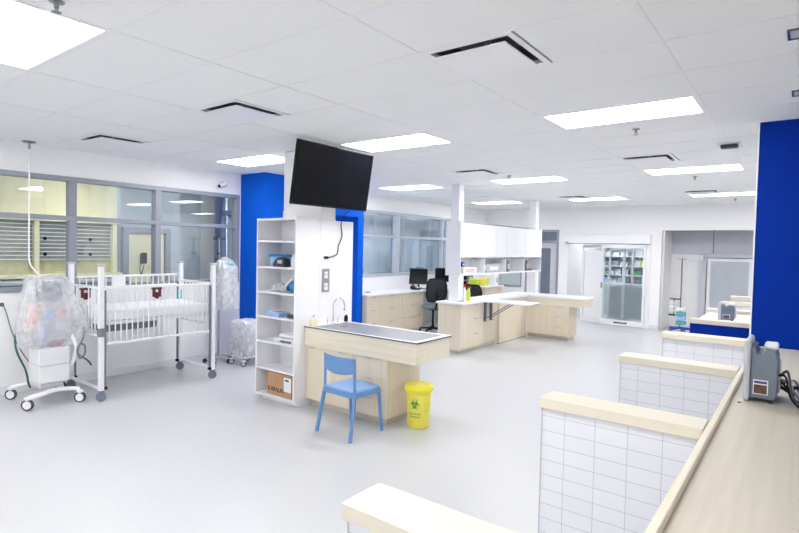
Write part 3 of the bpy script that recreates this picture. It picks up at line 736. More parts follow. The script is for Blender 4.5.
# ============================================================ COT
cr = thing('hospital_cot', 'white barred hospital cot on grey casters standing under the long window', 'cot', (-6.91, 3.58, 0))
o_ = (-6.91, 3.58, 0)
XA_, XB_, YA_, YB_ = -7.32, -6.5, 2.84, 4.315
def caster(root, x, y, r=.055, wm='slate', hub=None, top=.13, ang=0, mbo=(0, 0, 0)):
    c = MB(mbo); ca, sa = math.cos(ang), math.sin(ang)
    w = MB(mbo).cyl((x-sa*.014, y+ca*.014, r), (x+sa*.014, y-ca*.014, r), r, seg=24).build('caster', wm, root, smooth='auto')
    if hub: MB(mbo).cyl((x-sa*.017, y+ca*.017, r), (x+sa*.017, y-ca*.017, r), r*.72, seg=24).build('hub', hub, w)
    c.box(x-.03, x+.03, y-.03, y+.03, r*2-.01, top, .008); c.build('fork', wm if not hub else 'white', w)
    return w
for x in (XA_, XB_):
    for y in (YA_, YB_):
        MB(o_).box(x-.027, x+.027, y-.027, y+.027, .125, 1.58, .004).build('post', 'white', cr)
        MB(o_).box(x-.035, x+.035, y-.04, y+.04, 1.58, 1.605, .006).build('post_cap', 'lightgrey', cr)
        sy = 1 if y == YA_ else -1
        MB(o_).box(x-.012, x+.012, y+sy*.045-.01, y+sy*.045+.01, .13, 1.3, .003).build('guide_tube', 'midgrey', cr)
        MB(o_).box(x-.02, x+.02, y+sy*.045-.02, y+sy*.045+.02, .13, .165, .004).build('bumper', 'black', cr)
        caster(cr, x, y, .056, 'slate', None, .13, .6, mbo=o_)
for y in (YA_, YB_): MB(o_).box(XA_+.025, XB_-.025, y-.014, y+.014, .13, .165, .004).build('floor_rail', 'white', cr)
def side_rail(name, axis, c, a, b, z0, z1, nb, lab=None):
    r = MB(o_)
    def B(p, q, zl, zh, w=.016):
        return (c-w, c+w, p, q, zl, zh) if axis == 'y' else (p, q, c-w, c+w, zl, zh)
    r.box(*B(a, b, z1-.028, z1), .004); r.box(*B(a, b, z0, z0+.028), .004)
    ro = r.build(name, 'white', cr)
    for k in range(nb):
        p = a+(b-a)*(k+.5)/nb
        if axis == 'y': MB(o_).cyl((c, p, z0+.027), (c, p, z1-.027), .008, seg=8).build('bar', 'white', ro)
        else: MB(o_).cyl((p, c, z0+.027), (p, c, z1-.027), .008, seg=8).build('bar', 'white', ro)
    return ro
side_rail('side_rail', 'y', XB_-.0, YA_+.06, YB_-.06, .655, 1.335, 20)
side_rail('side_rail', 'y', XA_+.0, YA_+.06, YB_-.06, .78, 1.43, 17)
MB(o_).box(XA_-.012, XA_+.012, YA_+.06, YB_-.06, 1.255, 1.285, .003).build('inner_rail', 'white', cr)
side_rail('end_panel', 'x', YA_, XA_+.03, XB_-.03, .75, 1.34, 9)
side_rail('end_panel', 'x', YB_, XA_+.03, XB_-.03, .75, 1.34, 9)
MB(o_).box(XA_+.04, XB_-.03, YA_+.03, YB_-.03, .93, 1.06, .025, seg=3).build('mattress', 'mattress', cr)
MB(o_).box(XA_+.04, XB_-.03, YA_+.03, YB_-.03, .885, .93, .003).build('bed_deck', 'offwhite', cr)
MB(o_).box(XA_+.15, XA_+.6, YA_+.12, YA_+.8, .77, .885, .02).build('under_tray', 'midgrey', cr)
MB(o_).box(XB_-.034, XB_+.034, YA_-.034, YA_+.034, .76, .86, .004).build('crank_plate', 'midgrey', cr)
for y in (YA_-.0, 3.5):
    x = XB_+.02 if y > 3 else XB_-.02
    g = (x, y) if y > 3 else (XB_-.36, YA_-.02)
    l = MB(o_); l.box(g[0]-.03, g[0]+.025, g[1]-.06, g[1]+.06, 1.285, 1.31, .005); l.box(g[0]-.02, g[0]+.02, g[1]-.05, g[1]-.025, 1.19, 1.29, .005); l.box(g[0]-.02, g[0]+.02, g[1]+.025, g[1]+.05, 1.19, 1.29, .005); l.box(g[0]-.02, g[0]+.02, g[1]-.02, g[1]+.02, 1.17, 1.25, .005)
    lo = l.build('latch', 'darkred', cr)
for y in (3.93, 3.97): MB(o_).box(XA_+.6, XA_+.605, y-.008, y+.008, 1.12, 1.25).build('tag_strip', 'cyan', cr)
MB(o_).box(XA_+.02, XA_+.026, 3.33, 3.5, 1.28, 1.42).build('chart_card', 'paper', cr)
o = thing('call_handset', 'coiled grey cable with plug hanging from the near end of the cot', 'cable', (-6.62, 2.77, .84))
MB((-6.62, 2.84, .84)).tube([(-6.62, 2.77, .88), (-6.62, 2.76, .74), (-6.62, 2.7, .62), (-6.62, 2.73, .52), (-6.62, 2.78, .56), (-6.62, 2.78, .66), (-6.62, 2.73, .68), (-6.62, 2.71, .58), (-6.62, 2.77, .52)], .01).build('coil', 'midgrey', o)
MB((-6.62, 2.84, .84)).tube([(-6.62, 2.77, .52), (-6.52, 2.775, .5), (-6.44, 2.78, .46)], .008).build('plug_tail', 'darkgrey', o)

# ============================================================ WRAPPED TROLLEY (left)
tr = thing('ventilator_trolley', 'white wheeled trolley with two drawers and a screen wrapped in clear plastic', 'trolley', (-6.95, 2.4, 0))
o_ = (-6.95, 2.4, 0)
fr = MB(o_); fr.tube([(-6.715, 2.18, .14), (-6.67, 2.28, .165), (-6.68, 2.42, .185), (-6.7, 2.57, .17), (-6.68, 2.68, .15)], .026, seg=10); fr.build('front_foot_bar', 'white', tr, smooth=True)
fr = MB(o_); fr.tube([(-7.33, 2.2, .14), (-7.28, 2.3, .165), (-7.25, 2.4, .185), (-7.25, 2.55, .18), (-7.3, 2.68, .15)], .024, seg=10); fr.build('rear_foot_bar', 'white', tr, smooth=True)
MB(o_).box(-7.25, -6.7, 2.37, 2.46, .165, .2, .01).box(-7.1, -6.75, 2.3, 2.54, .2, .26, .01).build('base_beam', 'offwhite', tr)
for x, y, a in ((-6.72, 2.17, .75), (-6.64, 2.67, .75), (-7.33, 2.2, .75), (-7.32, 2.72, .9)): caster(tr, x, y, .062, 'darkgrey', 'white', .15, a, mbo=o_)
MB(o_).box(-6.98, -6.66, 2.265, 2.57, .28, .475, .006).build('drawer', 'offwhite', tr); MB(o_).box(-6.98, -6.66, 2.265, 2.57, .479, .665, .006).build('drawer', 'offwhite', tr)
MB(o_).box(-7.05, -6.98, 2.3, 2.53, .24, 1.0, .006).build('back_column', 'offwhite', tr)
MB(o_).box(-7.04, -6.8, 2.3, 2.56, .68, .95, .02).build('ventilator_body', 'lightgrey', tr)
MB(o_).box(-6.8, -6.795, 2.34, 2.4, .74, .9).build('blue_port', 'lightblue', tr)
MB(o_).box(-6.8, -6.74, 2.42, 2.54, .685, .72, .012).build('red_handle', 'red', tr)
MB(o_).box(-7.0, -6.93, 2.27, 2.6, 1.1, 1.42, .012).build('monitor', 'white', tr)
MB(o_).box(-6.93, -6.926, 2.32, 2.585, 1.17, 1.39).build('screen', 'slate', tr)
MB(o_).box(-6.93, -6.925, 2.285, 2.585, 1.115, 1.16).build('button_row', 'lightgrey', tr)
MB(o_).box(-6.97, -6.85, 2.24, 2.36, .86, 1.12, .03).build('pink_bag', 'pink', tr); MB(o_).box(-6.93, -6.83, 2.39, 2.5, .93, 1.08, .03).build('blue_bag', 'lightblue', tr); MB(o_).box(-6.92, -6.82, 2.5, 2.6, .98, 1.08, .02).build('pink_card', 'pink', tr)
MB(o_).tube([(-6.7, 2.6, .8), (-6.66, 2.64, .65), (-6.68, 2.62, .5), (-6.72, 2.58, .42)], .022).build('white_hose', 'white', tr, smooth=True)
MB(o_).tube([(-7.08, 2.25, .95), (-7.1, 2.18, .8), (-7.05, 2.17, .62), (-7.0, 2.24, .4), (-6.97, 2.26, .25), (-6.97, 2.28, .19)], .011).build('green_hose', 'green_hose', tr, smooth=True)
cv = wrap([(1.46, -6.95-(-6.95), .035, .1, .165), (1.42, 0, .035, .16, .2), (1.3, .01, .04, .19, .22), (1.15, .03, .04, .22, .26), (1.0, .05, .05, .24, .3), (.88, .07, .08, .24, .34), (.76, .06, .05, .22, .29), (.67, .04, .02, .2, .23)], seg=56, amp=.022, seed=3)
cv.build('plastic_cover', 'wrap', tr, smooth=False)

# ============================================================ IV STAND AND WRAPPED CART (by the blue pillar)
iv = thing('infusion_stand', 'steel infusion pole with hooks and plastic-wrapped device at the far end of the cot', 'stand', (-7.33, 4.97, 0))
for k in range(5):
    a = 2*PI*k/5+.3; x, y = .2*math.cos(a), .2*math.sin(a)
    l = MB(); l.bar((0, 0, .1), (x, y, .085), .025, .03, .004); lo = l.build('foot', 'lightgrey', iv)
    MB().cyl((x-.012, y, .035), (x+.012, y, .035), .035, seg=18).build('caster', 'darkgrey', lo)
MB().cyl((0, 0, .08), (0, 0, 1.98), .014).build('pole', 'steel', iv, smooth='auto')
MB().tube([(-.0, -.09, 1.98), (0, -.1, 1.95), (0, -.07, 1.94), (0, 0, 1.96), (0, .07, 1.94), (0, .1, 1.95), (0, .09, 1.98)], .007).tube([(-.09, 0, 1.99), (-.07, 0, 1.95), (0, 0, 1.97), (.07, 0, 1.95), (.09, 0, 1.99)], .007).build('hook', 'darkgrey', iv)
for z in (1.72, .98, 1.25): MB().box(-.03, .03, -.03, .03, z-.02, z+.02, .006).build('clamp', 'darkgrey', iv)
MB().box(.03, .1, -.06, .04, 1.46, 1.62, .01).build('display_head', 'offwhite', iv)
MB().box(-.02, .14, .0, .14, 1.0, 1.5, .02).build('pump_stack', 'white', iv)
MB().box(.155, .165, .0, .16, 1.53, 1.57, .003).box(.165, .175, .02, .12, 1.47, 1.5, .003).build('cyan_label', 'cyan', iv)
wrap([(1.66, .05, .06, .03, .04), (1.6, .05, .08, .09, .1), (1.5, .06, .09, .13, .14), (1.2, .06, .09, .13, .15), (.95, .06, .09, .14, .16), (.85, .06, .09, .13, .15)], seg=40, amp=.014, seed=12).build('plastic_cover', 'wrap_dense', iv)
wc = thing('wrapped_cart', 'low wheeled cart wrapped in crinkled plastic in front of the blue pillar', 'cart', (-6.93, 5.19, 0))
MB().box(-.16, .16, -.16, .16, .12, .15, .005).box(-.16, .16, -.16, .16, .5, .53, .005).build('shelf', 'white', wc)
for sx in (-1, 1):
    for sy in (-1, 1):
        MB().cyl((sx*.15, sy*.15, .1), (sx*.15, sy*.15, .68), .011).build('post', 'steel', wc)
        caster(wc, sx*.15, sy*.15, .042, 'darkgrey', 'lightgrey', .1, .8)
MB().box(-.12, .12, -.12, .12, .53, .66, .02).build('device', 'offwhite', wc); MB().box(-.1, .12, -.1, .1, .15, .34, .02).build('lower_box', 'lightgrey', wc)
wrap([(.7, 0, 0, .14, .14), (.66, 0, 0, .19, .19), (.5, 0, 0, .2, .2), (.35, 0, 0, .2, .2), (.2, 0, 0, .185, .185), (.13, 0, 0, .15, .16)], seg=44, amp=.016, seed=21).build('plastic_cover', 'wrap_dense', wc)

# ============================================================ NURSE STATION
o_ = (-5.0, 9.9, 0)
nt_ = thing('nurse_station_worktop', 'white worktop of the nurse station running back and turning toward the sliding door', 'worktop', (-5.0, 9.9, .88))
ow = (-5.0, 9.9, .88)
MB(ow).box(-5.3, -4.74, 8.1, 11.5, .885, .92, .002).build('long_top', 'white_gloss', nt_)
MB(ow).box(-4.74, -3.52, 10.9, 11.5, .885, .92, .002).build('return_top', 'white_gloss', nt_)
ap = MB(ow); ap.box(-4.76, -3.54, 10.93, 10.95, .72, .885, .001); ap.box(-4.76, -3.54, 11.46, 11.48, .72, .885, .001); ap.box(-3.56, -3.54, 10.95, 11.46, .72, .885, .001)
ap.build('apron', 'wood_x', nt_)
def xdoor(mbo, x, y0, y1, z0, z1, root, name, handle=True, mt='wood'):
    d = MB(mbo).box(x, x+.018, y0+.0015, y1-.0015, z0+.0015, z1-.0015, .001).build(name, mt, root)
    if handle:
        c = (y0+y1)/2
        MB(mbo).box(x+.018, x+.03, c-.06, c+.06, z1-.018, z1-.008).box(x+.027, x+.031, c-.06, c+.06, z1-.03, z1-.01).build('handle', 'lightgrey', d)
    return d
ca = thing('drawer_cabinet', 'pale wood base cabinet with three drawers at the near end of the nurse station', 'cabinet', (-5.05, 8.6, 0)); oc = (-5.05, 8.6, 0)
MB(oc).box(-5.27, -4.82, 8.14, 9.0, .075, .885).build('body', 'wood', ca); MB(oc).box(-5.24, -4.87, 8.2, 9.0, 0, .075).build('plinth', 'wood_y', ca)
MB(oc).box(-4.82, -4.80, 8.14, 8.42, .077, .883).build('filler_panel', 'wood', ca)
for z0, z1 in ((.077, .345), (.345, .615), (.615, .883)): xdoor(oc, -4.82, 8.42, 9.0, z0, z1, ca, 'drawer')
cb = thing('base_cabinet', 'plain pale wood base panel behind the fold-down bracket of the nurse station', 'cabinet', (-5.05, 9.3, 0)); oc = (-5.05, 9.3, 0)
MB(oc).box(-5.27, -4.86, 9.002, 9.66, .075, .885).build('body', 'wood', cb); MB(oc).box(-5.24, -4.9, 9.002, 9.66, 0, .075).build('plinth', 'wood_y', cb)
cc = thing('corner_cabinet', 'wide pale wood panel reaching the floor at the inner corner of the nurse station', 'cabinet', (-4.85, 10.3, 0))
MB((-4.85, 10.3, 0)).box(-4.86, -4.80, 9.664, 10.948, .012, .72).build('panel', 'wood', cc)
MB((-4.85, 10.3, 0)).box(-4.86, -4.80, 9.664, 10.925, .722, .884).build('upper_panel', 'wood', cc)
MB((-4.85, 10.3, 0)).box(-4.85, -4.81, 9.664, 10.948, 0, .012).build('base_strip', 'darkgrey', cc)
cdn = thing('return_cabinet', 'pale wood cabinet with a door and three drawers under the return of the nurse station', 'cabinet', (-4.3, 11.2, 0)); oc = (-4.3, 11.2, 0)
MB(oc).box(-4.79, -3.86, 10.97, 11.44, .085, .718).build('body', 'wood', cdn); MB(oc).box(-4.79, -3.9, 11.03, 11.4, 0, .085).build('plinth', 'wood_y', cdn)
door(oc, -4.79, -4.33, 10.97, .088, .716, cdn, 'door')
for z0, z1 in ((.088, .30), (.30, .51), (.51, .716)): door(oc, -4.33, -3.86, 10.97, z0, z1, cdn, 'drawer')
fl = thing('folding_shelf', 'white fold-out shelf on metal brackets in front of the nurse station', 'shelf', (-4.8, 9.1, .9)); of = (-4.8, 9.1, .9)
MB(of).box(-4.735, -3.86, 8.86, 9.42, .893, .917, .004).build('leaf', 'white_gloss', fl)
for y in (9.12, 9.36):
    b = MB(of); b.box(-4.858, -4.81, y-.015, y+.015, .5, .883, .002); b.box(-4.81, -4.3, y-.012, y+.012, .872, .893, .002); b.bar((-4.84, y, .55), (-4.32, y, .872), .018, .014); b.build('bracket', 'midgrey', fl)
MB(of).box(-4.858, -4.85, 9.38, 9.46, .55, .67, .002).build('socket', 'white', fl)
# posts
for y, lab in ((8.4, 'near'), (11.85, 'far')):
    o = thing('support_post', 'white square post from worktop to hanging cabinet, %s end' % lab, 'post', (-5.065, y, .92), group='lower posts of the nurse station')
    MB().box(-.105, .105, -.09, .09, .001 if y < 11.4 else -.918, .466, .002).build('shaft', 'wall', o)
    MB().box(-.105, .105, -.095, .095, .001, .02, .002).build('foot_trim', 'white', o)
    o = thing('ceiling_post', 'slim white square post from hanging cabinet to ceiling, %s end' % lab, 'post', (-5.075, y, 2.38), group='upper posts of the nurse station')
    MB().box(-.085, .085, -.08, .08, .0, CEIL-2.385, .002).build('shaft', 'wall', o)
    MB().box(-.09, .09, -.085, .085, .0, .012, .001).build('foot_trim', 'white', o)
# hanging cabinet
hc = thing('hanging_cabinet', 'long white hanging cabinet with open niches below its doors over the nurse station', 'cabinet', (-5.13, 10.2, 1.39)); oh = (-5.13, 10.2, 1.39)
HX0, HX1, HY0, HY1 = -5.24, -4.93, 8.3, 12.0
MB(oh).box(HX0, HX1, HY0, HY0+.02, 1.39, 2.375, .001).build('end_panel', 'white', hc); MB(oh).box(HX0, HX1, HY1-.02, HY1, 1.39, 2.375, .001).build('end_panel', 'white', hc)
MB(oh).box(HX0, HX1, HY0+.02, HY1-.02, 1.39, 1.42).build('bottom', 'white', hc); MB(oh).box(HX0, HX1, HY0+.02, HY1-.02, 1.70, 1.72).build('middle_shelf', 'white', hc)
MB(oh).box(HX0, HX1, HY0+.02, HY1-.02, 2.355, 2.375).build('top', 'white', hc); MB(oh).box(HX0, HX0+.012, HY0+.02, HY1-.02, 1.42, 2.355).build('back', 'white', hc)
nd = 4; L = (HY1-HY0-.04)/nd
for k in range(nd):
    y0 = HY0+.02+L*k
    if k: MB(oh).box(HX0+.012, HX1, y0-.01, y0+.01, 1.42, 1.70).build('divider', 'white', hc)
    for h_ in (0, 1):
        xdoor(oh, HX1-.018, y0+h_*L/2, y0+(h_+1)*L/2, 1.70, 2.372, hc, 'door', False, 'white')
        c = y0+L/2+(-.05 if h_ == 0 else .05)
# goods in niches
def small(name, lab, cat, x, y, z, dims, mt, lid=None, group=None):
    t = thing(name, lab, cat, (x, y, z), 0, group); dx, dy, dz = dims
    MB().box(-dx/2, dx/2, -dy/2, dy/2, 0, dz, min(dims)*.08).build('body', mt, t)
    MB().box(dx/2, dx/2+.002, -dy*.3, dy*.3, dz*.25, dz*.7).build('front_label', lid or 'paper', t)
    return t
NZ = 1.421
small('glove_box', 'yellow-green carton on top of the blue carton in the first niche', 'box', -5.1, 8.41, NZ+.17, (.12, .12, .07), 'lime')
small('wipes_box', 'blue carton standing in the first open niche', 'box', -5.1, 8.41, NZ, (.14, .13, .165), 'royal')
small('wipes_box', 'small blue carton on top of the low white carton in the first niche', 'box', -5.1, 8.62, NZ+.1225, (.1, .09, .09), 'royal')
small('supply_carton', 'low white carton with pink print in the first open niche', 'box', -5.08, 8.76, NZ, (.2, .5, .12), 'paper', 'pink')
small('supply_bag', 'wide pale grey packet filling the second open niche', 'packet', -5.1, 9.75, NZ, (.2, .62, .17), 'lightgrey', 'white')
small('folder_holder', 'slim grey file holder between the first and second open niche', 'holder', -5.07, 9.33, NZ, (.2, .05, .22), 'midgrey')
small('folder_holder', 'dark slate file holder, widest one in the open niches', 'holder', -5.07, 10.35, NZ, (.2, .12, .24), 'slate')
small('folder_holder', 'slim grey file holder between the third and last open niche', 'holder', -5.07, 11.3, NZ, (.2, .05, .23), 'midgrey')
small('paper_tray', 'dark flat tray in the last open niche', 'tray', -5.1, 11.75, NZ, (.2, .3, .03), 'midgrey')
# spray bottle etc. on the worktop
o = thing('spray_bottle', 'yellow-green spray bottle with red trigger at the near end of the nurse station worktop', 'bottle', (-4.92, 8.6, .9215))
MB().lathe([(.038, 0), (.042, .01), (.042, .14), (.03, .19), (.014, .21), (.014, .23)], seg=18).build('body', 'lime', o, smooth='auto')
MB().box(-.02, .05, -.012, .012, .23, .265, .004).build('spray_head', 'red', o); MB().box(.02, .03, -.006, .006, .17, .23).build('trigger', 'white', o)
o = thing('spray_bottle', 'white bottle with red and black top beside the yellow-green spray bottle', 'bottle', (-5.0, 8.53+.02, .9215))
o.location = (-4.93, 8.5-.02, .9215)
MB().lathe([(.03, 0), (.033, .01), (.033, .2), (.014, .24), (.014, .26)], seg=16).build('body', 'white', o, smooth='auto'); MB().lathe([(.02, .26), (.02, .31)], seg=12).build('collar', 'red', o); MB().box(-.02, .04, -.012, .012, .31, .37, .005).build('spray_head', 'black', o)
# desk behind the station (facing the rear) and its clutter
o_ = (-6.3, 12.4, 0)
rd = thing('rear_desk', 'pale wood desk with white top behind the nurse station', 'desk', o_)
MB(o_).box(-7.6, -6.4, 12.05, 13.1, .90, .935, .002).build('worktop', 'white', rd); MB(o_).box(-7.57, -6.45, 12.1, 13.05, 0, .90).build('body', 'wood', rd)
MB(o_).box(-7.57, -6.43, 12.08, 12.1, .09, .88).build('front_panel', 'wood', rd)
small('yellow_folder_box', 'low yellow box on the rear desk seen through the gap under the hanging cabinet', 'box', -6.88, 12.4, .9355, (.28, .3, .16), 'lime', 'yellow')
small('yellow_folder_box', 'taller yellow box beside the low yellow one on the rear desk', 'box', -6.62, 12.38, .9355, (.15, .2, .2), 'yellow', 'lime')
small('paper_stand', 'white paper stand on the rear desk beside the taller yellow box', 'stand', -6.52, 12.8, .9355, (.12, .2, .3), 'paper', 'lightgrey')
small('desktop_box', 'purple-grey box on the rear desk, first before the yellow boxes', 'box', -7.2, 12.5, .9355, (.25, .25, .3), 'midgrey', 'lightgrey')

# ---- window side desk
o_ = (-7.2, 9.5, 0)
wd = thing('window_desk', 'long white-topped desk with pale wood drawers under the far window', 'desk', o_)
MB(o_).box(-7.625, -6.86, 8.03, 12.0, .89, .925, .002).build('worktop', 'white', wd)
MB(o_).box(-7.6, -6.9, 8.04, 10.0, .08, .89).build('body', 'wood', wd); MB(o_).box(-7.6, -6.95, 8.04, 9.98, 0, .08).build('plinth', 'wood_y', wd)
MB(o_).box(-7.6, -6.9, 11.7, 11.98, 0, .89).build('far_body', 'wood', wd)
MB(o_).box(-7.6, -7.58, 10.0, 11.7, 0, .89).build('modesty_panel', 'lightgrey', wd)
for y0, y1 in ((8.04, 8.45), (8.45, 9.2), (9.2, 10.0)):
    for z0, z1 in ((.082, .35), (.35, .62), (.62, .888)): xdoor(o_, -6.9, y0, y1, z0, z1, wd, 'drawer')
def pc(lab, x, y, rz, w=.46, h=.3, tilt=.12):
    t = thing('computer_monitor', lab, 'monitor', (x, y, .9255), rz, 'computer monitors on the window desk')
    MB().lathe([(.11, 0), (.11, .01), (.03, .02)], seg=20).build('base', 'black', t); MB().bar((-.03, 0, .015), (-.03, 0, .26), .035).build('neck', 'black', t)
    mt = Matrix.Translation((0, 0, .28)) @ Matrix.Rotation(-tilt, 4, 'Y')
    MB().box(-.02, .015, -w/2, w/2, -h/2, h/2, .006, mt).build('bezel', 'darkgrey', t); MB().box(.015, .017, -w/2+.015, w/2-.015, -h/2+.02, h/2-.015, 0, mt).build('screen', 'screen', t)
    return t
pc('dark computer monitor between two phones on the window desk', -7.3, 10.38, -1.15, .44, .38, .2)
pc('dark computer monitor on the window desk behind the office chair', -7.3, 11.5, -1.1, .46, .36)
pc('small low computer screen at the back end of the window desk', -7.02, 11.84, -.9, .34, .24)
def phone(lab, x, y, rz):
    t = thing('desk_phone', lab, 'phone', (x, y, .9255), rz, 'desk phones')
    MB().prism([(-.1, 0), (.1, 0), (.1, .02), (-.1, .08)], 1, -.09, .09).build('body', 'black', t)
    MB().tube([(.09, -.06, .06), (.05, -.06, .09), (-.05, -.06, .13), (-.1, -.06, .12)], .02).build('handset', 'darkgrey', t)
    MB().box(-.06, .06, .0, .07, .055, .062, 0, Matrix.Rotation(.29, 4, 'Y')).build('keypad', 'lightgrey', t)
phone('black desk phone between the papers and the first monitor', -7.1, 9.98, -.6)
phone('black desk phone just behind the office chair on the window desk', -7.08, 10.86, -.6)
o = thing('keyboard', 'dark keyboard on the window desk before the monitor between two phones', 'keyboard', (-6.97, 10.35, .9255), -.5)
MB().box(-.07, .07, -.2, .2, 0, .018, .004).build('tray', 'darkgrey', o); MB().box(-.06, .06, -.19, .19, .018, .024, .001).build('keys', 'lightgrey', o)
o = thing('paper_sheet', 'loose white papers on the window desk beside the blue portal', 'paper', (-7.2, 8.5, .9255), .3)
MB().box(-.1, .1, -.15, .15, 0, .006).build('sheets', 'paper', o); MB().box(-.08, .02, -.1, -.02, .006, .02, .004).build('clip', 'darkgrey', o)

# ---- office chairs
def office_chair(lab, x, y, rz, h=.0):
    t = thing('office_chair', lab, 'chair', (x, y, 0), rz, 'office chairs')
    for k in range(5):
        a = 2*PI*k/5+.2; px, py = .29*math.cos(a), .29*math.sin(a)
        l = MB().bar((0, 0, .1), (px, py, .075), .045, .03, .006).build('base_arm', 'black', t)
        MB().cyl((px-.018, py, .028), (px+.018, py, .028), .028, seg=14).build('caster', 'black', l); 
    MB().cyl((0, 0, .07), (0, 0, .14), .04).cyl((0, 0, .14), (0, 0, .56+h), .024).build('gas_lift', 'black', t)
    MB().lathe([(.16, .27), (.17, .28), (.16, .29)], seg=24, cap=False).build('foot_ring', 'black', t) if h > .05 else None
    MB().box(-.23, .23, -.22, .24, .56+h, .63+h, .03, seg=3).build('seat', 'seat_grey', t, smooth='auto')
    MB().box(-.12, .12, -.12, .12, .53+h, .56+h, .01).build('mechanism', 'black', t)
    def bf(u, v):
        a = (u-.5)*2; wd_ = .22*(1-.25*(2*v-1)**4); zz = .74+h+.5*v
        return Vector((a*wd_, -.26-.03*math.sin(PI*v)+.05*a*a-.05*v, zz))
    MB().grid(bf, 12, 12).build('backrest_mesh', 'mesh_black', t, smooth=True, solid=.01)
    rim = [bf(u, v) for u, v in [(0, 0), (0, .25), (0, .5), (0, .75), (.05, .95), (.25, 1), (.5, 1), (.75, 1), (.95, .95), (1, .75), (1, .5), (1, .25), (1, 0), (.75, 0), (.5, 0), (.25, 0), (0, 0)]]
    MB().tube(rim, .018, smooth=3).build('backrest_frame', 'black', t, smooth=True)
    MB().tube([(0, -.1, .57+h), (0, -.24, .6+h), (0, -.3, .8+h), (0, -.31, 1.0+h)], .022).build('back_support', 'black', t)
    return t
office_chair('black mesh office chair with grey seat at the window desk', -6.6, 9.98, math.radians(48), -.03)
office_chair('black mesh office chair half hidden behind the nurse station worktop', -5.95, 10.75, math.radians(10), -.16)

# ============================================================ BACK WALL
# grey door at the back
d = MB(); yb = YB-.02
d.box(-6.32, -6.26, yb, YB+.12, 0, 2.46, .003); d.box(-5.42, -5.36, yb, YB+.12, 0, 2.46, .003); d.box(-6.26, -5.42, yb, YB+.12, 2.4, 2.46, .003); d.box(-6.26, -5.42, yb, YB+.12, 2.1, 2.16, .003)
do = d.build('door_1', 'frame'); do['kind'] = 'structure'
MB().box(-6.255, -5.88, YB+.03, YB+.07, .01, 2.09, .002).box(-5.6, -5.425, YB+.03, YB+.07, .01, 2.09, .002).box(-5.88, -5.6, YB+.03, YB+.07, .01, .5).box(-5.88, -5.6, YB+.03, YB+.07, 1.95, 2.09).build('door_leaf', 'frame_light', do)
MB().box(-5.88, -5.6, YB+.045, YB+.055, .5, 1.95).build('pane', 'room_dark', do); MB().box(-6.26, -5.42, YB+.045, YB+.055, 2.16, 2.4).build('transom_pane', 'room_dark', do)
MB().tube([(-5.5, YB+.03, 1.02), (-5.5, YB-.02, 1.02), (-5.58, YB-.02, 1.02)], .009, smooth=2).build('handle', 'steel', do)
# glazed section left of it (seen under the hanging cabinet)
d = MB(); d.box(-7.22, -6.42, yb, YB-.001, .82, .88, .003); d.box(-7.22, -6.42, yb, YB-.001, 1.9, 1.96, .003); d.box(-7.22, -7.12, yb, YB-.001, .88, 1.9, .003); d.box(-6.46, -6.42, yb, YB-.001, .88, 1.9, .003)
for zz in (1.05, 1.22, 1.39): d.ball((-7.08, yb-.02, zz), .025, seg=8)
do = d.build('window_3', 'frame'); do['kind'] = 'structure'
MB().box(-7.12, -6.46, YB-.012, YB-.004, .88, 1.9).build('pane', 'frost', do)
# sliding entrance
hd = MB().box(-5.17, -3.03, YB-.13, YB-.001, 2.1, 2.33, .006); ho = hd.build('door_2', 'white'); ho['kind'] = 'structure'
MB().box(-5.13, -3.06, YB-.1, YB, 2.085, 2.1).build('track', 'darkgrey', ho)
MB().box(-5.15, -5.06, YB-.132, YB-.13, 2.115, 2.135).build('maker_plate', 'midgrey', ho)
j = MB(); j.box(-5.13, -5.1, YB-.01, YB+.16, 0, 2.1, .002); j.box(-3.15, -3.03, YB-.03, YB+.16, 0, 2.1, .002); j.build('jamb', 'white', ho)
def leaf(x0, x1, y, name, root):
    f = MB(); f.box(x0, x0+.055, y-.02, y+.02, .02, 2.07, .003); f.box(x1-.055, x1, y-.02, y+.02, .02, 2.07, .003); f.box(x0+.055, x1-.055, y-.02, y+.02, 1.98, 2.07, .003); f.box(x0+.055, x1-.055, y-.02, y+.02, .02, .16, .003)
    l = f.build(name, 'alu', root)
    MB().box(x0+.055, x1-.055, y-.004, y+.004, .16, 1.98).build('pane', 'glass_clear', l)
    return l
l = leaf(-4.2, -3.13, YB-.06, 'sliding_leaf', ho)
f = MB(); xx = -4.03; f.box(xx, xx+.05, YB-.01, YB+.03, .16, 1.96, .003); f.box(-3.69, -3.62, YB-.01, YB+.03, .1, 1.96, .003); f.box(xx, -3.2, YB-.01, YB+.03, 1.93, 1.98, .003); f.box(xx, -3.2, YB-.01, YB+.03, .1, .2, .003); f.build('inner_frame', 'alu', l)
MB().box(-3.98, -3.2, YB+.0, YB+.006, .2, .99).build('frosted_band', 'frost', l)
MB().box(-3.98, -3.2, YB-.002, YB+.01, .99, 1.03).build('mid_rail', 'frame_light', l)
MB().box(-3.84, -3.52, YB-.0825, YB-.08, .07, .105).build('notice_strip', 'darkgrey', l)
MB().box(-4.19, -4.16, YB-.09, YB-.08, .95, 1.1, .003).build('handle', 'steel_dark', l)
l = leaf(-4.75, -4.15, YB+.09, 'fixed_leaf', ho)
MB().box(-4.67, -4.23, YB+.07, YB+.076, .16, 1.92).build('film', 'white', l)
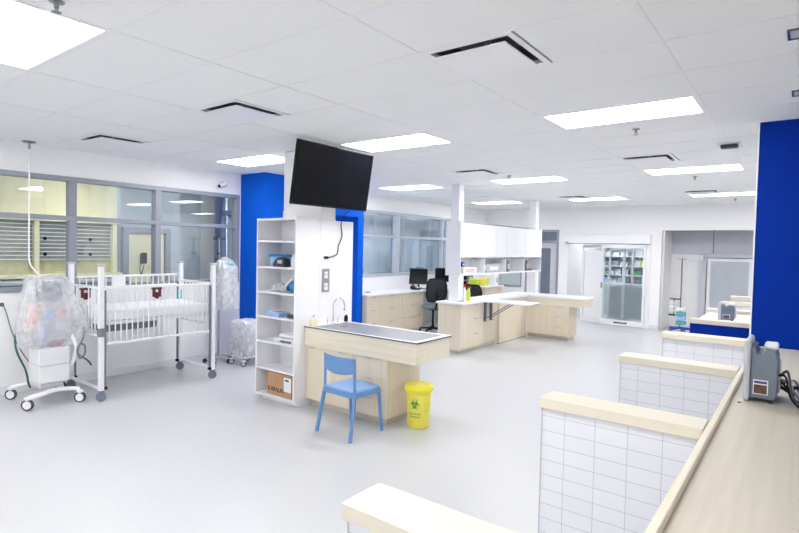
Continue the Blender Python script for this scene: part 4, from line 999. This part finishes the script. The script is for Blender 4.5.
# store room behind: side wall, shelves
struct('wall_store_left', MB().box(-5.25, -5.13, YB+.16, 17.3, 0, CEIL+.3), 'wall'); struct('wall_store_right', MB().box(-2.9, -2.76, YB+.16, 17.3, 0, CEIL+.3), 'wall')
o_ = (-4.1, 16.7, 0)
su = thing('supply_rack', 'white supply rack seen through the sliding glass door', 'rack', o_)
for x in (-4.9, -4.02, -3.15): MB(o_).box(x-.02, x+.02, 16.6, 17.1, 0, 2.2, .002).build('upright', 'lightgrey', su)
for z in (.95, 1.2, 1.47, 1.76, 2.1): MB(o_).box(-4.88, -3.17, 16.62, 17.08, z-.012, z+.012).build('shelf', 'white', su)
MB(o_).box(-4.9, -3.15, 17.1, 17.12, 0, 2.2).build('backing', 'frost', su)
MB(o_).box(-4.88, -3.17, 16.6, 16.62, .02, .93).build('lower_front', 'frost', su)
R = random.Random(11)
cols = ['slate', 'frost', 'lightgrey', 'lightgrey', 'frost', 'midgrey', 'lightblue']
nm = 0
for zi, z in enumerate((.962, 1.212, 1.482, 1.772)):
    x = -4.86
    while x < -3.3:
        wv = R.uniform(.13, .24); hh = R.uniform(.1, .2)
        if abs(x+wv/2+4.02) < .16 and False: pass
        if x+wv > -3.18: break
        if x < -4.04 < x+wv or x < -4.0 < x+wv: x = -3.995; continue
        mtc = 'lime' if (zi == 2 and -3.95 < x < -3.5) else ('green_ink' if zi == 1 and nm % 4 == 0 else R.choice(cols))
        pos = ['lowest', 'second', 'third', 'top'][zi]
        cnt = locals().get('cnt') or {}; cnt[zi] = cnt.get(zi, 0)+1
        col_ = {'slate': 'slate grey', 'teal': 'teal', 'lightgrey': 'light grey', 'midgrey': 'mid grey', 'frost': 'pale grey', 'darkgrey': 'dark grey', 'lightblue': 'light blue', 'lime': 'yellow-green', 'green_ink': 'green'}[mtc]
        ord_ = ['first', 'second', 'third', 'fourth', 'fifth', 'sixth', 'seventh', 'eighth', 'ninth', 'tenth'][cnt[zi]-1]
        t = thing('supply_box', '%s supply box, %s along the %s shelf behind the sliding glass door' % (col_, ord_, pos), 'box', (x+wv/2, 16.8, z+.0005), group='supplies behind the sliding door')
        MB().box(-wv/2+.005, wv/2-.005, -.1, .1, 0, hh, .004).build('carton', mtc, t)
        x += wv+.02; nm += 1
# alcove beyond the opening
struct('wall_alcove_back', MB().box(-2.76, XR, 15.35, 15.45, 0, CEIL+.3), 'wall')
struct('trim_3', MB().box(-2.755, 1.5, 15.3, 15.35, 1.87, CEIL+.3), 'frame_light', label='grey upper band on the alcove wall')
struct('trim_4', MB().box(-1.83, -1.815, 15.285, 15.3, 1.87, CEIL+.3), 'midgrey')
gd = MB(); gd.box(-2.07, -1.95, 15.22, 15.348, 0, 1.87, .003); gd.box(-1.95, -.8, 15.2, 15.29, 1.8, 1.9, .004); gd.box(-.88, -.8, 15.22, 15.29, 0, 1.8, .003)
go = gd.build('door_4', 'frame_light'); go['kind'] = 'structure'
g = MB(); g.box(-1.93, -1.86, 15.24, 15.28, .05, 1.78, .003); g.box(-1.06, -.99, 15.24, 15.28, .05, 1.78, .003); g.box(-1.86, -1.06, 15.24, 15.28, 1.71, 1.78, .003); g.box(-1.86, -1.06, 15.24, 15.28, .05, .2, .003); g.build('leaf_frame', 'white', go)
MB().box(-1.86, -1.06, 15.255, 15.265, .2, 1.71).build('pane', 'room_grey', go)
bl = MB()
for k in range(26): bl.box(-1.85, -1.07, 15.248, 15.2545, .25+k*.055, .28+k*.055)
bl.build('blind_slats', 'lightgrey', go)
MB().box(-2.1, -2.02, 15.12, 15.2, 1.72, 1.86, .01).build('door_closer', 'white', go)
# infusion stand with blue feet in the alcove
iv2 = thing('infusion_stand', 'slim infusion pole on blue feet with pump rack standing in the alcove opening', 'stand', (-2.3, 14.05, 0))
for k in range(5):
    a = 2*PI*k/5+.3; x, y = .24*math.cos(a), .24*math.sin(a)
    l = MB().bar((0, 0, .13), (x, y, .1), .05, .05, .01).build('foot', 'royal', iv2); MB().cyl((x-.015, y, .045), (x+.015, y, .045), .045, seg=16).build('caster', 'midgrey', l)
MB().cyl((0, 0, .1), (0, 0, 1.76), .013).build('pole', 'steel_dark', iv2)
MB().tube([(-.07, 0, 1.78), (-.06, 0, 1.74), (0, 0, 1.76), (.06, 0, 1.74), (.07, 0, 1.78)], .006).build('hook', 'steel', iv2)
for k in range(4): MB().box(-.08, .12, -.07, .07, .2+k*.105, .29+k*.105, .01).build('basket' if k < 4 else 'x', ['teal', 'lightblue', 'teal', 'offwhite'][k], iv2)
MB().bar((-.24, 0, .8), (-.0, 0, .8), .03).box(-.25, -.1, -.03, .03, .4, .44, .004).build('side_arm', 'darkgrey', iv2)
for k in range(3): MB().box(-.24, -.12, -.03, .03, .5+k*.09, .56+k*.09, .008).build('pump', 'offwhite', iv2)
MB().cyl((-.14, 0, .42), (-.14, 0, .8), .012).build('side_pole', 'steel_dark', iv2)
